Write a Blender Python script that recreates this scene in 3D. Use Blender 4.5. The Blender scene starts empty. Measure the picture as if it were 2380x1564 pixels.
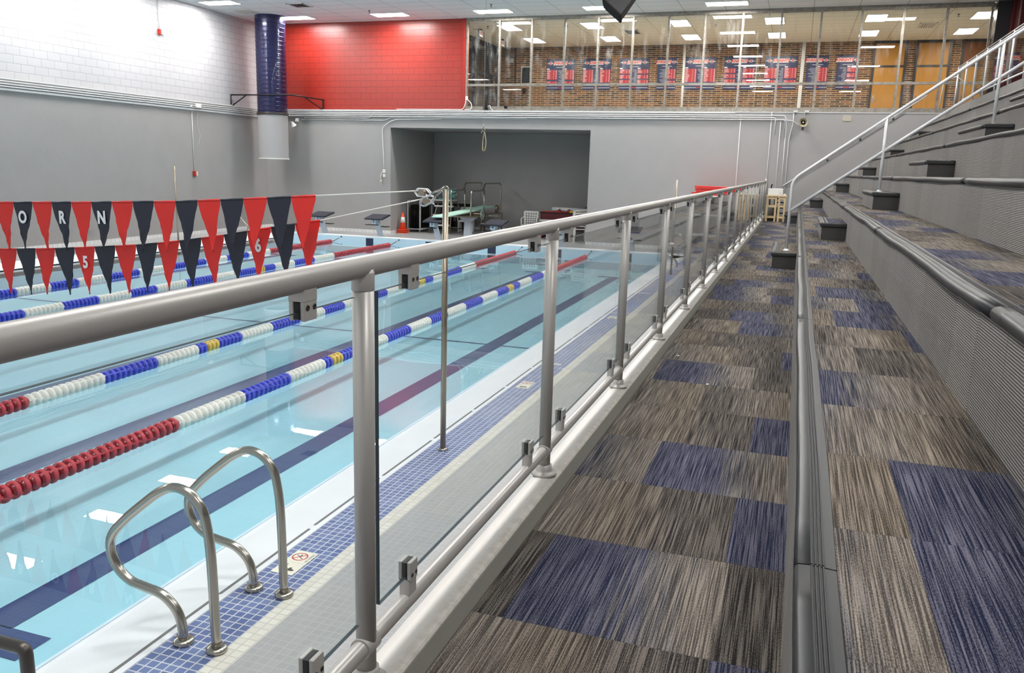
import bpy, bmesh, math, random
from mathutils import Vector, Matrix
random.seed(7)
PI = math.pi
sc = bpy.context.scene
COL = sc.collection

# ------------------------------------------------------------------ helpers
class MB:
    """collects shapes (world coordinates unless the thing is built at the origin) and links them as ONE mesh object"""
    def __init__(s): s.bm = bmesh.new(); s.m = 0
    def mat(s, i): s.m = i; return s
    def face(s, vs):
        try:
            f = s.bm.faces.new(vs); f.material_index = s.m; return f
        except ValueError: return None
    def quad(s, *pts): return s.face([s.bm.verts.new(p) for p in pts])
    def box(s, x0, x1, y0, y1, z0, z1, bev=0.0, seg=1, faces=None):
        P = [(x0,y0,z0),(x1,y0,z0),(x1,y1,z0),(x0,y1,z0),(x0,y0,z1),(x1,y0,z1),(x1,y1,z1),(x0,y1,z1)]
        v = [s.bm.verts.new(p) for p in P]
        F = dict(b=(0,3,2,1), t=(4,5,6,7), f=(0,1,5,4), k=(2,3,7,6), l=(3,0,4,7), r=(1,2,6,5))
        fs = []
        for k, idx in F.items():
            if faces and k not in faces: continue
            f = s.face([v[i] for i in idx]); fs.append(f)
        if bev > 0:
            es = list({e for f in fs for e in f.edges})
            bmesh.ops.bevel(s.bm, geom=es, offset=bev, segments=seg, profile=.5, affect='EDGES')
        return s
    def obox(s, c, size, rot=None, bev=0.0):
        n0 = len(s.bm.verts)
        hx, hy, hz = size[0]/2, size[1]/2, size[2]/2
        t = MB(); t.m = s.m; t.box(-hx,hx,-hy,hy,-hz,hz,bev)
        M = Matrix.Translation(c) @ (rot.to_4x4() if rot else Matrix())
        s.add(t, M); return s
    def add(s, other, M=None):
        mp = {}
        for v in other.bm.verts: mp[v] = s.bm.verts.new(M @ v.co if M else v.co)
        for f in other.bm.faces:
            nf = s.face([mp[v] for v in f.verts])
            if nf: nf.material_index = f.material_index; nf.smooth = f.smooth
        other.bm.free()
    def ring(s, c, ax, r, n, ref=None):
        ax = Vector(ax).normalized()
        u = Vector(ref) if ref is not None else (Vector((0,0,1)) if abs(ax.z) < .9 else Vector((1,0,0)))
        u = (u - ax*u.dot(ax)).normalized(); w = ax.cross(u)
        return [s.bm.verts.new(Vector(c) + (u*math.cos(2*PI*i/n) + w*math.sin(2*PI*i/n))*r) for i in range(n)], u
    def tube(s, pts, r, n=12, caps=True):
        pts = [Vector(p) for p in pts]; rings = []; ref = None
        for i, p in enumerate(pts):
            if i == 0: t = pts[1]-p
            elif i == len(pts)-1: t = p-pts[i-1]
            else: t = (pts[i+1]-p).normalized() + (p-pts[i-1]).normalized()
            rr = r[i] if isinstance(r, (list, tuple)) else r
            rg, ref = s.ring(p, t, rr, n, ref); rings.append(rg)
        for a, b in zip(rings, rings[1:]):
            for i in range(n):
                f = s.face([a[i], a[(i+1) % n], b[(i+1) % n], b[i]])
                if f: f.smooth = True
        if caps:
            s.face(rings[0][::-1]); s.face(rings[-1])
        return s
    def lathe(s, prof, c=(0,0,0), ax='Z', n=24, closed=False):
        c = Vector(c); rings = []
        for r, h in prof:
            rg = []
            for i in range(n):
                a = 2*PI*i/n; x, y = r*math.cos(a), r*math.sin(a)
                p = {'Z': (x,y,h), 'Y': (x,h,-y) , 'X': (h,x,y)}[ax]
                rg.append(s.bm.verts.new(c + Vector(p)))
            rings.append(rg)
        pr = list(zip(rings, rings[1:]))
        if closed: pr.append((rings[-1], rings[0]))
        for a, b in pr:
            for i in range(n):
                f = s.face([a[i], a[(i+1) % n], b[(i+1) % n], b[i]])
                if f: f.smooth = True
        if not closed:
            if prof[0][0] > 1e-4: s.face(rings[0][::-1])
            if prof[-1][0] > 1e-4: s.face(rings[-1])
        return s
    def prism(s, poly, a, b, axis='Y'):
        """poly = list of 2D points, extruded along axis from a to b"""
        def P(p, h): return {'Y': (p[0],h,p[1]), 'X': (h,p[0],p[1]), 'Z': (p[0],p[1],h)}[axis]
        A = [s.bm.verts.new(P(p,a)) for p in poly]; B = [s.bm.verts.new(P(p,b)) for p in poly]
        n = len(poly)
        for i in range(n): s.face([A[i], A[(i+1)%n], B[(i+1)%n], B[i]])
        s.face(A[::-1]); s.face(B); return s
    def mesh(s, me, M):
        """adds an existing mesh (lettering)"""
        vs = [s.bm.verts.new(M @ v.co) for v in me.vertices]
        for p in me.polygons: s.face([vs[i] for i in p.vertices])
        return s
    def build(s, name, mats, parent=None, smooth=None):
        if not isinstance(mats, (list, tuple)): mats = [mats]
        bmesh.ops.recalc_face_normals(s.bm, faces=s.bm.faces)
        if smooth:
            for f in s.bm.faces: f.smooth = True
            for e in s.bm.edges:
                if len(e.link_faces) == 2 and e.calc_face_angle(0) > math.radians(smooth): e.smooth = False
        me = bpy.data.meshes.new(name)
        s.bm.to_mesh(me); s.bm.free()
        for m in mats: me.materials.append(m)
        o = bpy.data.objects.new(name, me); COL.objects.link(o)
        if parent is not None:
            off = Vector((0,0,0)); q = parent
            while q is not None: off += q.location; q = q.parent
            if off.length > 1e-9: me.transform(Matrix.Translation(-off))
            o.parent = parent
        return o

def tag(o, label=None, cat=None, group=None, kind=None):
    if label: o['label'] = label
    if cat: o['category'] = cat
    if group: o['group'] = group
    if kind: o['kind'] = kind
    return o
def thing(name, label, cat, loc=(0,0,0), group=None):
    o = bpy.data.objects.new(name, None); COL.objects.link(o)
    o.location = loc; o.empty_display_size = .1
    return tag(o, label, cat, group)
def struct(o): o['kind'] = 'structure'; return o
def dup(root, loc=None, rotz=None, label=None):
    def cp(o, par):
        c = o.copy(); COL.objects.link(c)
        if par is not None: c.parent = par
        for ch in list(o.children): cp(ch, c)
        return c
    r = cp(root, None)
    if loc is not None: r.location = loc
    if rotz is not None: r.rotation_euler = (0,0,rotz)
    if label: r['label'] = label
    return r
def smoothpath(pts, n=6):
    P = [Vector(p) for p in pts]; P = [2*P[0]-P[1]] + P + [2*P[-1]-P[-2]]; out = []
    for i in range(1, len(P)-2):
        a, b, c, d = P[i-1:i+3]
        for k in range(n):
            t = k/n
            out.append(.5*((2*b)+(c-a)*t+(2*a-5*b+4*c-d)*t*t+(3*b-a-3*c+d)*t**3))
    out.append(P[-2]); return out
def rounded(pts, r, n=5):
    """polyline with rounded corners"""
    P = [Vector(p) for p in pts]; out = [P[0]]
    for a, b, c in zip(P, P[1:], P[2:]):
        d1 = (a-b); d2 = (c-b); k = min(r, d1.length*.45, d2.length*.45)
        p, q = b+d1.normalized()*k, b+d2.normalized()*k
        for i in range(n+1):
            t = i/n; out.append(p*(1-t)**2 + b*2*t*(1-t) + q*t*t)
    out.append(P[-1]); return out
_txt = {}
def text_mesh(body, size=1.0, ext=.002, bold=0.0):
    k = (body, size, ext, bold)
    if k in _txt: return _txt[k]
    c = bpy.data.curves.new('lettering', 'FONT'); c.body = body; c.size = size; c.extrude = ext; c.offset = bold
    c.align_x = 'CENTER'; c.align_y = 'CENTER'; c.resolution_u = 4
    o = bpy.data.objects.new('lettering', c); COL.objects.link(o)
    dg = bpy.context.evaluated_depsgraph_get(); dg.update()
    me = bpy.data.meshes.new_from_object(o.evaluated_get(dg))
    bpy.data.objects.remove(o); bpy.data.curves.remove(c)
    _txt[k] = me; return me
def frame(o, x, y):
    """matrix with origin o, local x and y axes"""
    x = Vector(x).normalized(); y = Vector(y).normalized(); z = x.cross(y)
    M = Matrix((x, y, z)).transposed().to_4x4(); M.translation = Vector(o); return M

# ------------------------------------------------------------------ materials
def srgb(r, g, b):
    f = lambda c: (c/255/12.92) if c/255 <= .04045 else ((c/255+.055)/1.055)**2.4
    return (f(r), f(g), f(b), 1)
MATS = {}
def pmat(name, col, rough=.5, metal=0.0, spec=.5, **kw):
    if name in MATS: return MATS[name]
    m = bpy.data.materials.new(name); m.use_nodes = True
    b = m.node_tree.nodes['Principled BSDF']
    b.inputs['Base Color'].default_value = col if len(col) == 4 else (*col, 1)
    b.inputs['Roughness'].default_value = rough; b.inputs['Metallic'].default_value = metal
    b.inputs['Specular IOR Level'].default_value = spec
    for k, v in kw.items(): b.inputs[k.replace('_', ' ')].default_value = v
    MATS[name] = m; return m
class NT:
    """small node helper"""
    def __init__(s, m): s.t = m.node_tree; s.n = s.t.nodes; s.b = s.n.get('Principled BSDF')
    def new(s, typ, **kw):
        n = s.n.new(typ)
        for k, v in kw.items(): setattr(n, k, v)
        return n
    def link(s, a, b): s.t.links.new(a, b)
    def val(s, x, inp):
        if isinstance(x, (int, float)): inp.default_value = x
        else: s.link(x, inp)
    def math(s, op, a, b=None, clamp=False):
        n = s.new('ShaderNodeMath', operation=op); n.use_clamp = clamp
        s.val(a, n.inputs[0])
        if b is not None: s.val(b, n.inputs[1])
        return n.outputs[0]
    def pos(s):
        g = s.new('ShaderNodeNewGeometry'); x = s.new('ShaderNodeSeparateXYZ'); s.link(g.outputs['Position'], x.inputs[0])
        return x.outputs
    def comb(s, x, y, z=0.0):
        n = s.new('ShaderNodeCombineXYZ')
        for i, v in enumerate((x, y, z)): s.val(v, n.inputs[i])
        return n.outputs[0]
    def noise(s, vec, scale=1.0, detail=2.0, rough=.5):
        n = s.new('ShaderNodeTexNoise'); n.inputs['Scale'].default_value = scale
        n.inputs['Detail'].default_value = detail; n.inputs['Roughness'].default_value = rough
        s.link(vec, n.inputs['Vector']); return n.outputs['Fac']
    def white(s, vec):
        n = s.new('ShaderNodeTexWhiteNoise', noise_dimensions='3D'); s.link(vec, n.inputs['Vector']); return n.outputs['Value']
    def mix(s, f, a, b):
        n = s.new('ShaderNodeMix', data_type='RGBA')
        s.val(f, n.inputs[0])
        for v, i in ((a, 6), (b, 7)):
            if isinstance(v, tuple): n.inputs[i].default_value = v
            else: s.link(v, n.inputs[i])
        return n.outputs[2]
    def ramp(s, f, stops):
        n = s.new('ShaderNodeValToRGB'); e = n.color_ramp.elements
        e[0].position, e[0].color = stops[0]; e[1].position, e[1].color = stops[-1]
        for p, c in stops[1:-1]: k = e.new(p); k.color = c
        s.link(f, n.inputs[0]); return n.outputs[0]
    def smooth(s, x, a, b):
        n = s.new('ShaderNodeMapRange', interpolation_type='SMOOTHSTEP'); s.val(x, n.inputs[0])
        n.inputs[1].default_value = a; n.inputs[2].default_value = b; return n.outputs[0]
    def bump(s, h, dist=.002, strength=1.0):
        n = s.new('ShaderNodeBump'); n.inputs['Distance'].default_value = dist; n.inputs['Strength'].default_value = strength
        s.link(h, n.inputs['Height']); s.link(n.outputs[0], s.b.inputs['Normal'])
    def schlick(s, f0, normal=None):
        w = s.new('ShaderNodeLayerWeight'); w.inputs[0].default_value = .5
        if normal is not None: s.link(normal, w.inputs['Normal'])
        k = s.math('POWER', w.outputs['Facing'], 5.0)
        return s.math('ADD', f0, s.math('MULTIPLY', k, 1-f0))
    def color(s, c): s.link(c, s.b.inputs['Base Color'])
    def brick(s, vec, c1, c2, mortar, w, h, ms, off=.5, smooth=.1, bias=0.0):
        n = s.new('ShaderNodeTexBrick'); n.offset = off
        n.inputs['Color1'].default_value = c1; n.inputs['Color2'].default_value = c2; n.inputs['Mortar'].default_value = mortar
        n.inputs['Scale'].default_value = 1; n.inputs['Mortar Size'].default_value = ms; n.inputs['Mortar Smooth'].default_value = smooth
        n.inputs['Brick Width'].default_value = w; n.inputs['Row Height'].default_value = h; n.inputs['Bias'].default_value = bias
        s.link(vec, n.inputs['Vector']); return n

def plaster(name, col, bump=.003):
    m = pmat(name, col, .55, spec=.3); t = NT(m); p = t.pos()
    v = t.comb(p[0], p[1], p[2])
    n1 = t.noise(v, 1.3, 4, .6); n2 = t.noise(v, 35, 3, .6)
    c0 = tuple(x*.93 for x in col[:3])+(1,); c1 = tuple(min(1, x*1.06) for x in col[:3])+(1,)
    t.color(t.mix(n1, c0, c1))
    t.bump(t.math('ADD', t.math('MULTIPLY', t.noise(v, 4, 3, .6), 1.5), t.math('MULTIPLY', n2, .3)), bump); return m
def block(name, col, horiz, w, h, mort, ms=.006, rough=.42, spec=.4, off=.5):
    m = pmat(name, col, rough, spec=spec); t = NT(m); p = t.pos()
    b = t.brick(t.comb(p[horiz], p[2]), col, tuple(c*.97 for c in col[:3])+(1,), mort, w, h, ms, off)
    t.color(b.outputs['Color'])
    v = t.comb(p[0], p[1], p[2])
    t.bump(t.math('SUBTRACT', t.math('MULTIPLY', t.noise(v, 25, 3), .25), b.outputs['Fac']), .006, .8); return m
GRAY = srgb(162, 159, 157)
m_gray = plaster('gray_painted_plaster', GRAY)
m_ledge = pmat('light_gray_ledge_paint', srgb(196, 197, 198), .5)
m_white_block = block('white_painted_block', srgb(198, 197, 199), 1, .406, .203, srgb(166, 165, 170))
m_red_block = block('red_painted_block', srgb(156, 42, 30), 0, .406, .203, srgb(118, 27, 19), rough=.33, spec=.6)
m_red = pmat('red_paint', srgb(166, 40, 30), .4)
m_brickwall = None
def corridor_brick():
    m = pmat('corridor_brick', (.3,.2,.1), .7); t = NT(m); p = t.pos()
    X = t.math('ADD', p[0], t.math('MULTIPLY', p[1], 1.0))
    b = t.brick(t.comb(X, p[2]), (0,0,0,1), (1,1,1,1), (.5,.5,.5,1), .33, .072, .0105, .5, .05)
    row = t.math('FLOOR', t.math('DIVIDE', p[2], .072))
    half = t.math('MULTIPLY', t.math('SUBTRACT', 1.0, t.math('MODULO', t.math('ABSOLUTE', row), 2.0)), .5)
    colm = t.math('FLOOR', t.math('ADD', t.math('DIVIDE', X, .33), half))
    w = t.white(t.comb(colm, row, 3.0))
    c = t.ramp(w, [(0, srgb(30, 20, 18)), (.25, srgb(64, 38, 26)), (.5, srgb(104, 60, 34)), (.75, srgb(122, 80, 44)), (1, srgb(48, 30, 24))])
    t.color(t.mix(b.outputs['Fac'], c, srgb(176, 150, 112)))
    t.bump(t.math('SUBTRACT', 1.0, b.outputs['Fac']), .006); return m
m_brick = corridor_brick()
def ceiling_mat(name, col, line, w=1.22, h=.61):
    m = pmat(name, col, .8, spec=.2); t = NT(m); p = t.pos()
    b = t.brick(t.comb(p[0], p[1]), col, col, line, w, h, .012, 0.0, .1)
    v = t.comb(p[0], p[1], p[2])
    t.color(t.mix(t.math('MULTIPLY', t.noise(v, 60, 2), .12), b.outputs['Color'], (.3,.3,.3,1))); return m
m_ceiling = ceiling_mat('white_ceiling_tile', srgb(242, 241, 241), srgb(190, 190, 192))
m_corr_ceiling = ceiling_mat('cream_ceiling_tile', srgb(244, 241, 230), srgb(190, 182, 162))
def carpet_mat():
    m = pmat('patterned_carpet_tile', (.2,.18,.15), .95, spec=.1); t = NT(m); p = t.pos()
    T = .6096
    yy = t.math('DIVIDE', t.math('ADD', p[1], .32), T); row = t.math('FLOOR', yy)
    sh = t.white(t.comb(row, 1.7, 2.3))
    xx = t.math('ADD', t.math('DIVIDE', t.math('ADD', p[0], t.math('MULTIPLY', p[2], .37)), T), sh)
    colm = t.math('FLOOR', xx); fx = t.math('SUBTRACT', xx, colm)
    wob = t.noise(t.comb(t.math('MULTIPLY', p[0], 55.0), t.math('MULTIPLY', p[1], 2.0), row), 1.0, 2, .6)
    fxx = t.math('ADD', fx, t.math('MULTIPLY', t.math('SUBTRACT', wob, .5), .75))
    r1 = t.white(t.comb(colm, row, 5.1)); r2 = t.white(t.comb(colm, row, 9.4))
    tan, brown, gold, navy, grayb = srgb(116,108,100), srgb(62,57,55), srgb(108,97,84), srgb(40,49,84), srgb(76,77,84)
    g1 = t.ramp(fxx, [(0, navy), (.46, navy), (.6, grayb), (.85, tan), (1, tan)])
    g2 = t.ramp(fxx, [(0, brown), (.3, brown), (.55, tan), (.8, gold), (1, gold)])
    g3 = t.ramp(fxx, [(0, tan), (.3, gold), (.6, brown), (1, brown)])
    c = t.mix(t.math('GREATER_THAN', r1, .52), g1, t.mix(t.math('GREATER_THAN', r2, .5), g2, g3))
    # woven loops: light and dark yarn lines running along the tile
    st = t.noise(t.comb(t.math('MULTIPLY', p[0], 230.0), t.math('MULTIPLY', p[1], 2.6), row), 1.0, 3, .6)
    st2 = t.noise(t.comb(t.math('MULTIPLY', p[0], 300.0), t.math('MULTIPLY', p[1], 140.0), row), 1.0, 2, .6)
    k = t.math('ADD', t.math('MULTIPLY', st, .7), t.math('MULTIPLY', st2, .3))
    k = t.smooth(k, .42, .60)
    def mul(c, k_):
        n = t.n.new('ShaderNodeMix'); n.data_type = 'RGBA'; n.blend_type = 'MULTIPLY'; n.inputs[0].default_value = 1
        t.link(c, n.inputs[6]); n.inputs[7].default_value = k_; return n.outputs[2]
    cc = t.mix(k, mul(c, (.33,.33,.35,1)), t.mix(.34, mul(c, (1.5,1.48,1.45,1)), srgb(156,147,137)))
    fy = t.math('SUBTRACT', yy, row); seam = t.math('LESS_THAN', fy, .006)
    t.color(t.mix(t.math('MULTIPLY', seam, .35), cc, (.03,.03,.035,1)))
    t.bump(k, .003, .7); return m
m_carpet = carpet_mat()
def riser_mat():
    m = pmat('gray_ribbed_riser_carpet', (.2,.2,.2), .95, spec=.1); t = NT(m); p = t.pos()
    pan = t.math('FLOOR', t.math('DIVIDE', t.math('ADD', p[1], p[0]), .46))
    off = t.white(t.comb(pan, 1.0, t.math('FLOOR', p[0])))
    ph = t.math('ADD', t.math('MULTIPLY', p[2], 2*PI/.0105), t.math('MULTIPLY', off, 6.28))
    s = t.smooth(t.math('SINE', ph), -.8, .8)
    v = t.comb(t.math('MULTIPLY', p[0], 30), t.math('MULTIPLY', p[1], 30), t.math('MULTIPLY', p[2], 160))
    k = t.math('MULTIPLY', s, t.math('ADD', t.math('MULTIPLY', t.noise(v, 1, 2), .5), .7))
    fr = t.math('FRACT', t.math('DIVIDE', t.math('ADD', p[1], p[0]), .46))
    seam = t.math('MULTIPLY', t.math('LESS_THAN', fr, .012), .45)
    c = t.mix(k, srgb(92, 89, 87), srgb(160, 155, 151))
    tone = t.math('ADD', .92, t.math('MULTIPLY', off, .14))
    n = t.n.new('ShaderNodeMix'); n.data_type = 'RGBA'; n.blend_type = 'MULTIPLY'; n.inputs[0].default_value = 1
    t.link(c, n.inputs[6]); g = t.comb(tone, tone, tone); t.link(g, n.inputs[7])
    t.color(t.mix(seam, n.outputs[2], srgb(60, 60, 62))); t.bump(k, .002, .8); return m
m_riser = riser_mat()
m_rubber = pmat('dark_gray_rubber', srgb(28, 28, 29), .40, spec=.3)
m_rubber_dk = pmat('black_rubber_end_cap', srgb(40, 40, 41), .5)
m_stepside = pmat('dark_gray_step_board', srgb(66, 65, 64), .75, spec=.2)
m_alu = pmat('satin_aluminium', srgb(180, 176, 171), .36, .15)
m_white_rail = pmat('painted_steel_rail', srgb(216, 216, 217), .3, .05)
m_ss = pmat('stainless_steel', srgb(178, 172, 162), .22, 1.0)
m_ss_brown = pmat('worn_stainless_steel', srgb(158, 147, 130), .3, .85)
m_steel_dk = pmat('dark_tarnished_steel', srgb(86, 80, 76), .35, .8)
m_clamp = pmat('clamp_metal', srgb(190, 187, 182), .4, .25)
m_black = pmat('black_plastic', srgb(17, 17, 18), .5, spec=.3)
m_gasket = pmat('black_gasket', srgb(18, 18, 18), .6)
m_white_pl = pmat('white_plastic', srgb(232, 231, 227), .4)
m_cream = pmat('cream_plastic', srgb(225, 216, 196), .45)
m_conduit = pmat('gray_painted_conduit', srgb(206, 206, 206), .4)
m_curb = None
def curb_mat():
    m = pmat('off_white_painted_concrete', (.7,.7,.68), .6, spec=.2); t = NT(m); p = t.pos(); v = t.comb(p[0], p[1], p[2])
    wear = t.smooth(t.math('ADD', t.math('MULTIPLY', t.noise(t.comb(t.math('MULTIPLY', p[0], 4), p[1], p[2]), 5, 6, .7), .055), t.math('ADD', p[0], .878)), .028, .062)
    n = t.noise(v, 22, 5, .7)
    worn = t.mix(t.smooth(n, .35, .65), srgb(160, 152, 138), srgb(196, 190, 180))
    t.color(t.mix(t.math('MULTIPLY', wear, .6), srgb(203, 199, 194), worn))
    t.bump(t.math('MULTIPLY', n, t.math('ADD', wear, .1)), .0012); return m
m_curb = curb_mat()
m_curb_face = plaster('gray_curb_face_paint', srgb(122, 119, 112), .003)
def tile_mat(name, cols, grout, s, gs=.004, rough=.35):
    m = pmat(name, cols[0], rough, spec=.45); t = NT(m); p = t.pos()
    X, Y = t.math('ADD', p[0], 2.8571), p[1]
    b = t.brick(t.comb(X, Y), (0,0,0,1), (1,1,1,1), (1,1,1,1), s, s, gs, 0.0, .1)
    w = t.white(t.comb(t.math('FLOOR', t.math('DIVIDE', X, s)), t.math('FLOOR', t.math('DIVIDE', Y, s)), 2.0))
    c = t.mix(w, cols[0], cols[1]); t.color(t.mix(b.outputs['Fac'], c, grout))
    t.bump(t.math('SUBTRACT', 1.0, b.outputs['Fac']), .002); return m
m_tile_blue = tile_mat('blue_deck_tile', (srgb(82, 100, 150), srgb(112, 128, 170)), srgb(206, 208, 214), .0537)
m_tile_white = tile_mat('cream_deck_tile', (srgb(226, 223, 212), srgb(214, 210, 198)), srgb(196, 193, 184), .0537)
m_tile_gray = tile_mat('gray_deck_tile', (srgb(168, 168, 167), srgb(163, 163, 163)), srgb(176, 176, 174), .0537)
def basetile():
    m = pmat('white_base_tile', (.8,.8,.8), .3); t = NT(m); p = t.pos()
    b = t.brick(t.comb(t.math('ADD', p[0], p[1]), p[2]), srgb(232,232,231), srgb(224,224,224), srgb(178,178,178), .153, .4, .006, 0.0)
    t.color(b.outputs['Color']); return m
m_base = basetile()
m_gutter = plaster('white_gutter_concrete', srgb(231, 233, 236), .001)
m_slot = pmat('drain_slot_dark', srgb(112, 112, 112), .8)
def pool_mat():
    m = pmat('pale_blue_pool_paint', srgb(150, 206, 224), .5, spec=.2); t = NT(m); p = t.pos()
    v = t.comb(p[0], p[1], p[2])
    t.color(t.mix(t.noise(v, .5, 3), srgb(174, 218, 231), srgb(188, 225, 234))); return m
m_pool = pool_mat()
m_poolwall = pmat('pale_blue_white_pool_wall', srgb(205, 224, 236), .4)
m_navy_line = pmat('navy_lane_tile', srgb(30, 50, 112), .4)
m_navy_tgt = pmat('navy_wall_target_tile', srgb(32, 38, 66), .4)
def water_mat():
    m = bpy.data.materials.new('clear_pool_water'); m.use_nodes = True; nt = m.node_tree; nt.nodes.clear(); t = NT(m)
    out = t.new('ShaderNodeOutputMaterial'); tr = t.new('ShaderNodeBsdfTransparent'); gl = t.new('ShaderNodeBsdfGlossy')
    tr.inputs[0].default_value = (.89, .965, .985, 1); gl.inputs['Roughness'].default_value = .0; gl.inputs[0].default_value = (1,1,1,1)
    p = t.pos(); v = t.comb(p[0], p[1], 0.0)
    bp = t.new('ShaderNodeBump'); bp.inputs['Distance'].default_value = .0016; bp.inputs['Strength'].default_value = .25
    t.link(t.noise(v, 1.7, 2, .5), bp.inputs['Height']); t.link(bp.outputs[0], gl.inputs['Normal'])
    mx = t.new('ShaderNodeMixShader'); t.link(t.schlick(.021, bp.outputs[0]), mx.inputs[0]); t.link(tr.outputs[0], mx.inputs[1]); t.link(gl.outputs[0], mx.inputs[2])
    t.link(mx.outputs[0], out.inputs[0]); return m
m_water = water_mat()
def glass_mat(name, tint, ior=1.45, dirt=0.0):
    m = bpy.data.materials.new(name); m.use_nodes = True; nt = m.node_tree; nt.nodes.clear(); t = NT(m)
    out = t.new('ShaderNodeOutputMaterial'); tr = t.new('ShaderNodeBsdfTransparent'); gl = t.new('ShaderNodeBsdfGlossy')
    tr.inputs[0].default_value = tint; gl.inputs['Roughness'].default_value = 0
    mx = t.new('ShaderNodeMixShader'); t.link(t.schlick(((ior-1)/(ior+1))**2), mx.inputs[0]); t.link(tr.outputs[0], mx.inputs[1]); t.link(gl.outputs[0], mx.inputs[2])
    last = mx
    if dirt > 0:
        d = t.new('ShaderNodeBsdfDiffuse'); d.inputs[0].default_value = (.9,.9,.9,1); p = t.pos()
        v = t.comb(t.math('MULTIPLY', p[0], 3), p[1], t.math('MULTIPLY', p[2], .8))
        f = t.math('MULTIPLY', t.smooth(t.noise(v, 1.5, 5, .65), .48, .8), dirt)
        m2 = t.new('ShaderNodeMixShader'); t.link(f, m2.inputs[0]); t.link(mx.outputs[0], m2.inputs[1]); t.link(d.outputs[0], m2.inputs[2]); last = m2
    t.link(last.outputs[0], out.inputs[0]); return m
m_glass = glass_mat('clear_guard_glass', (.965, .985, .985, 1))
m_glass_edge = pmat('glass_edge', srgb(58, 70, 76), .5, spec=.25)
m_winglass = glass_mat('window_glass', (.975, .975, .96, 1), dirt=.10)
m_winframe = None
def winframe():
    m = pmat('weathered_aluminium_frame', (.5,.48,.44), .4, .55); t = NT(m); p = t.pos(); v = t.comb(p[0], p[1], p[2])
    t.color(t.mix(t.smooth(t.noise(v, 7, 4, .7), .4, .75), srgb(158, 152, 144), srgb(124, 112, 96))); return m
m_winframe = winframe()
m_darkframe = pmat('dark_bronze_frame', srgb(40, 38, 38), .4)
m_darkred = pmat('dark_red_column_paint', srgb(72, 10, 14), .45)
def emit(name, col, s):
    m = bpy.data.materials.new(name); m.use_nodes = True; nt = m.node_tree; nt.nodes.clear()
    o = nt.nodes.new('ShaderNodeOutputMaterial'); e = nt.nodes.new('ShaderNodeEmission')
    e.inputs[0].default_value = col; e.inputs[1].default_value = s; nt.links.new(e.outputs[0], o.inputs[0]); return m
m_lamp = emit('pool_hall_light_diffuser', (1, .985, .96, 1), 75.0)
m_corr_lamp = emit('corridor_light_diffuser', (1, .965, .89, 1), 32.0)
def wood(name, a, b, ax=2):
    m = pmat(name, a, .4, spec=.4); t = NT(m); p = t.pos()
    s = [9.0, 9.0, 9.0]; s[ax] = .9
    v = t.comb(t.math('MULTIPLY', p[0], s[0]), t.math('MULTIPLY', p[1], s[1]), t.math('MULTIPLY', p[2], s[2]))
    t.color(t.mix(t.noise(v, 2, 5, .65), a, b)); return m
m_door = wood('honey_oak_door', srgb(184, 132, 48), srgb(160, 108, 38))
m_door_dk = wood('dark_oak_panel', srgb(126, 76, 34), srgb(100, 58, 26))
m_pine = wood('pale_pine', srgb(228, 204, 162), srgb(210, 178, 130))

# ------------------------------------------------------------------ main dimensions (metres; gallery floor = 0)
D = 26.5; ZD = -1.13; ZW = -1.276; ZL = 3.08; ZC = 6.0; XL = -18.4
ZF = 3.13                                   # corridor floor
ZT = [0, .435, .87, 1.305, 1.77, 2.23, 2.68, 3.145]
XT = [-.80] + [.077+.61*i for i in range(7)]
Y0, Y1 = -1.2, D

# ------------------------------------------------------------------ the setting
b = MB(); b.box(XT[0]-.02, XT[1]+.05, Y0, Y1, -.25, 0); struct(b.build('floor', m_carpet))
# pool deck (strip beside the gallery in three tile fields), far deck with the recess floor, left deck
b = MB()
b.mat(0).box(-2.857, -2.535, Y0, 24.62, ZD-.12, ZD); b.mat(1).box(-2.535, -2.42, Y0, 24.62, ZD-.12, ZD); b.mat(2).box(-2.42, -.93, Y0, 24.62, ZD-.12, ZD)
b.box(-18.6, -.93, 24.62, D+3.9, ZD-.12, ZD); b.box(-18.6, -16.95, Y0, 24.62, ZD-.12, ZD)
b.mat(3).box(-2.905, -2.857, Y0, 24.62, ZD-.12, ZD+.004)
struct(b.build('pool_deck', [m_tile_blue, m_tile_white, m_tile_gray, m_gutter]))
# pool shell
PX0, PX1, PY0, PY1, PB = -16.5, -3.45, 1.75, 24.6, -1.665
b = MB()
b.mat(0).quad((PX0,PY0,PB),(PX1,PY0,PB),(PX1,PY1,PB),(PX0,PY1,PB))
b.mat(1).box(PX0-.1, PX1+.1, PY1, PY1+.02, PB-.02, ZD+.01); b.box(PX0-.1, PX1+.1, PY0-.02, PY0, PB-.02, ZD+.01)
b.box(PX0-.02, PX0, PY0, PY1, PB-.02, ZW+.02); b.box(PX1, PX1+.02, PY0, PY1, PB-.02, ZW+.02)
pool = struct(b.build('pool_basin', [m_pool, m_poolwall]))
LANES = [-15.39, -13.23, -11.07, -8.93, -6.79, -4.62]
for x in LANES:
    b = MB(); z = PB+.004; w = .14
    b.quad((x-w,3.55,z),(x+w,3.55,z),(x+w,22.7,z),(x-w,22.7,z))
    for y in (3.3, 22.7): b.quad((x-.46,y,z),(x+.46,y,z),(x+.46,y+.26,z),(x-.46,y+.26,z))
    b.build('lane_line', m_navy_line, pool)
    b = MB(); b.box(x-.135, x+.135, PY1-.008, PY1+.005, PB+.02, ZD-.02); b.build('wall_target', m_navy_tgt, pool)
b = MB(); z = PB+.003
for y in (12.9,): b.quad((PX0,y,z),(PX1,y,z),(PX1,y+.07,z),(PX0,y+.07,z))
b.build('mid_pool_stripe', m_navy_line, pool)
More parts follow.
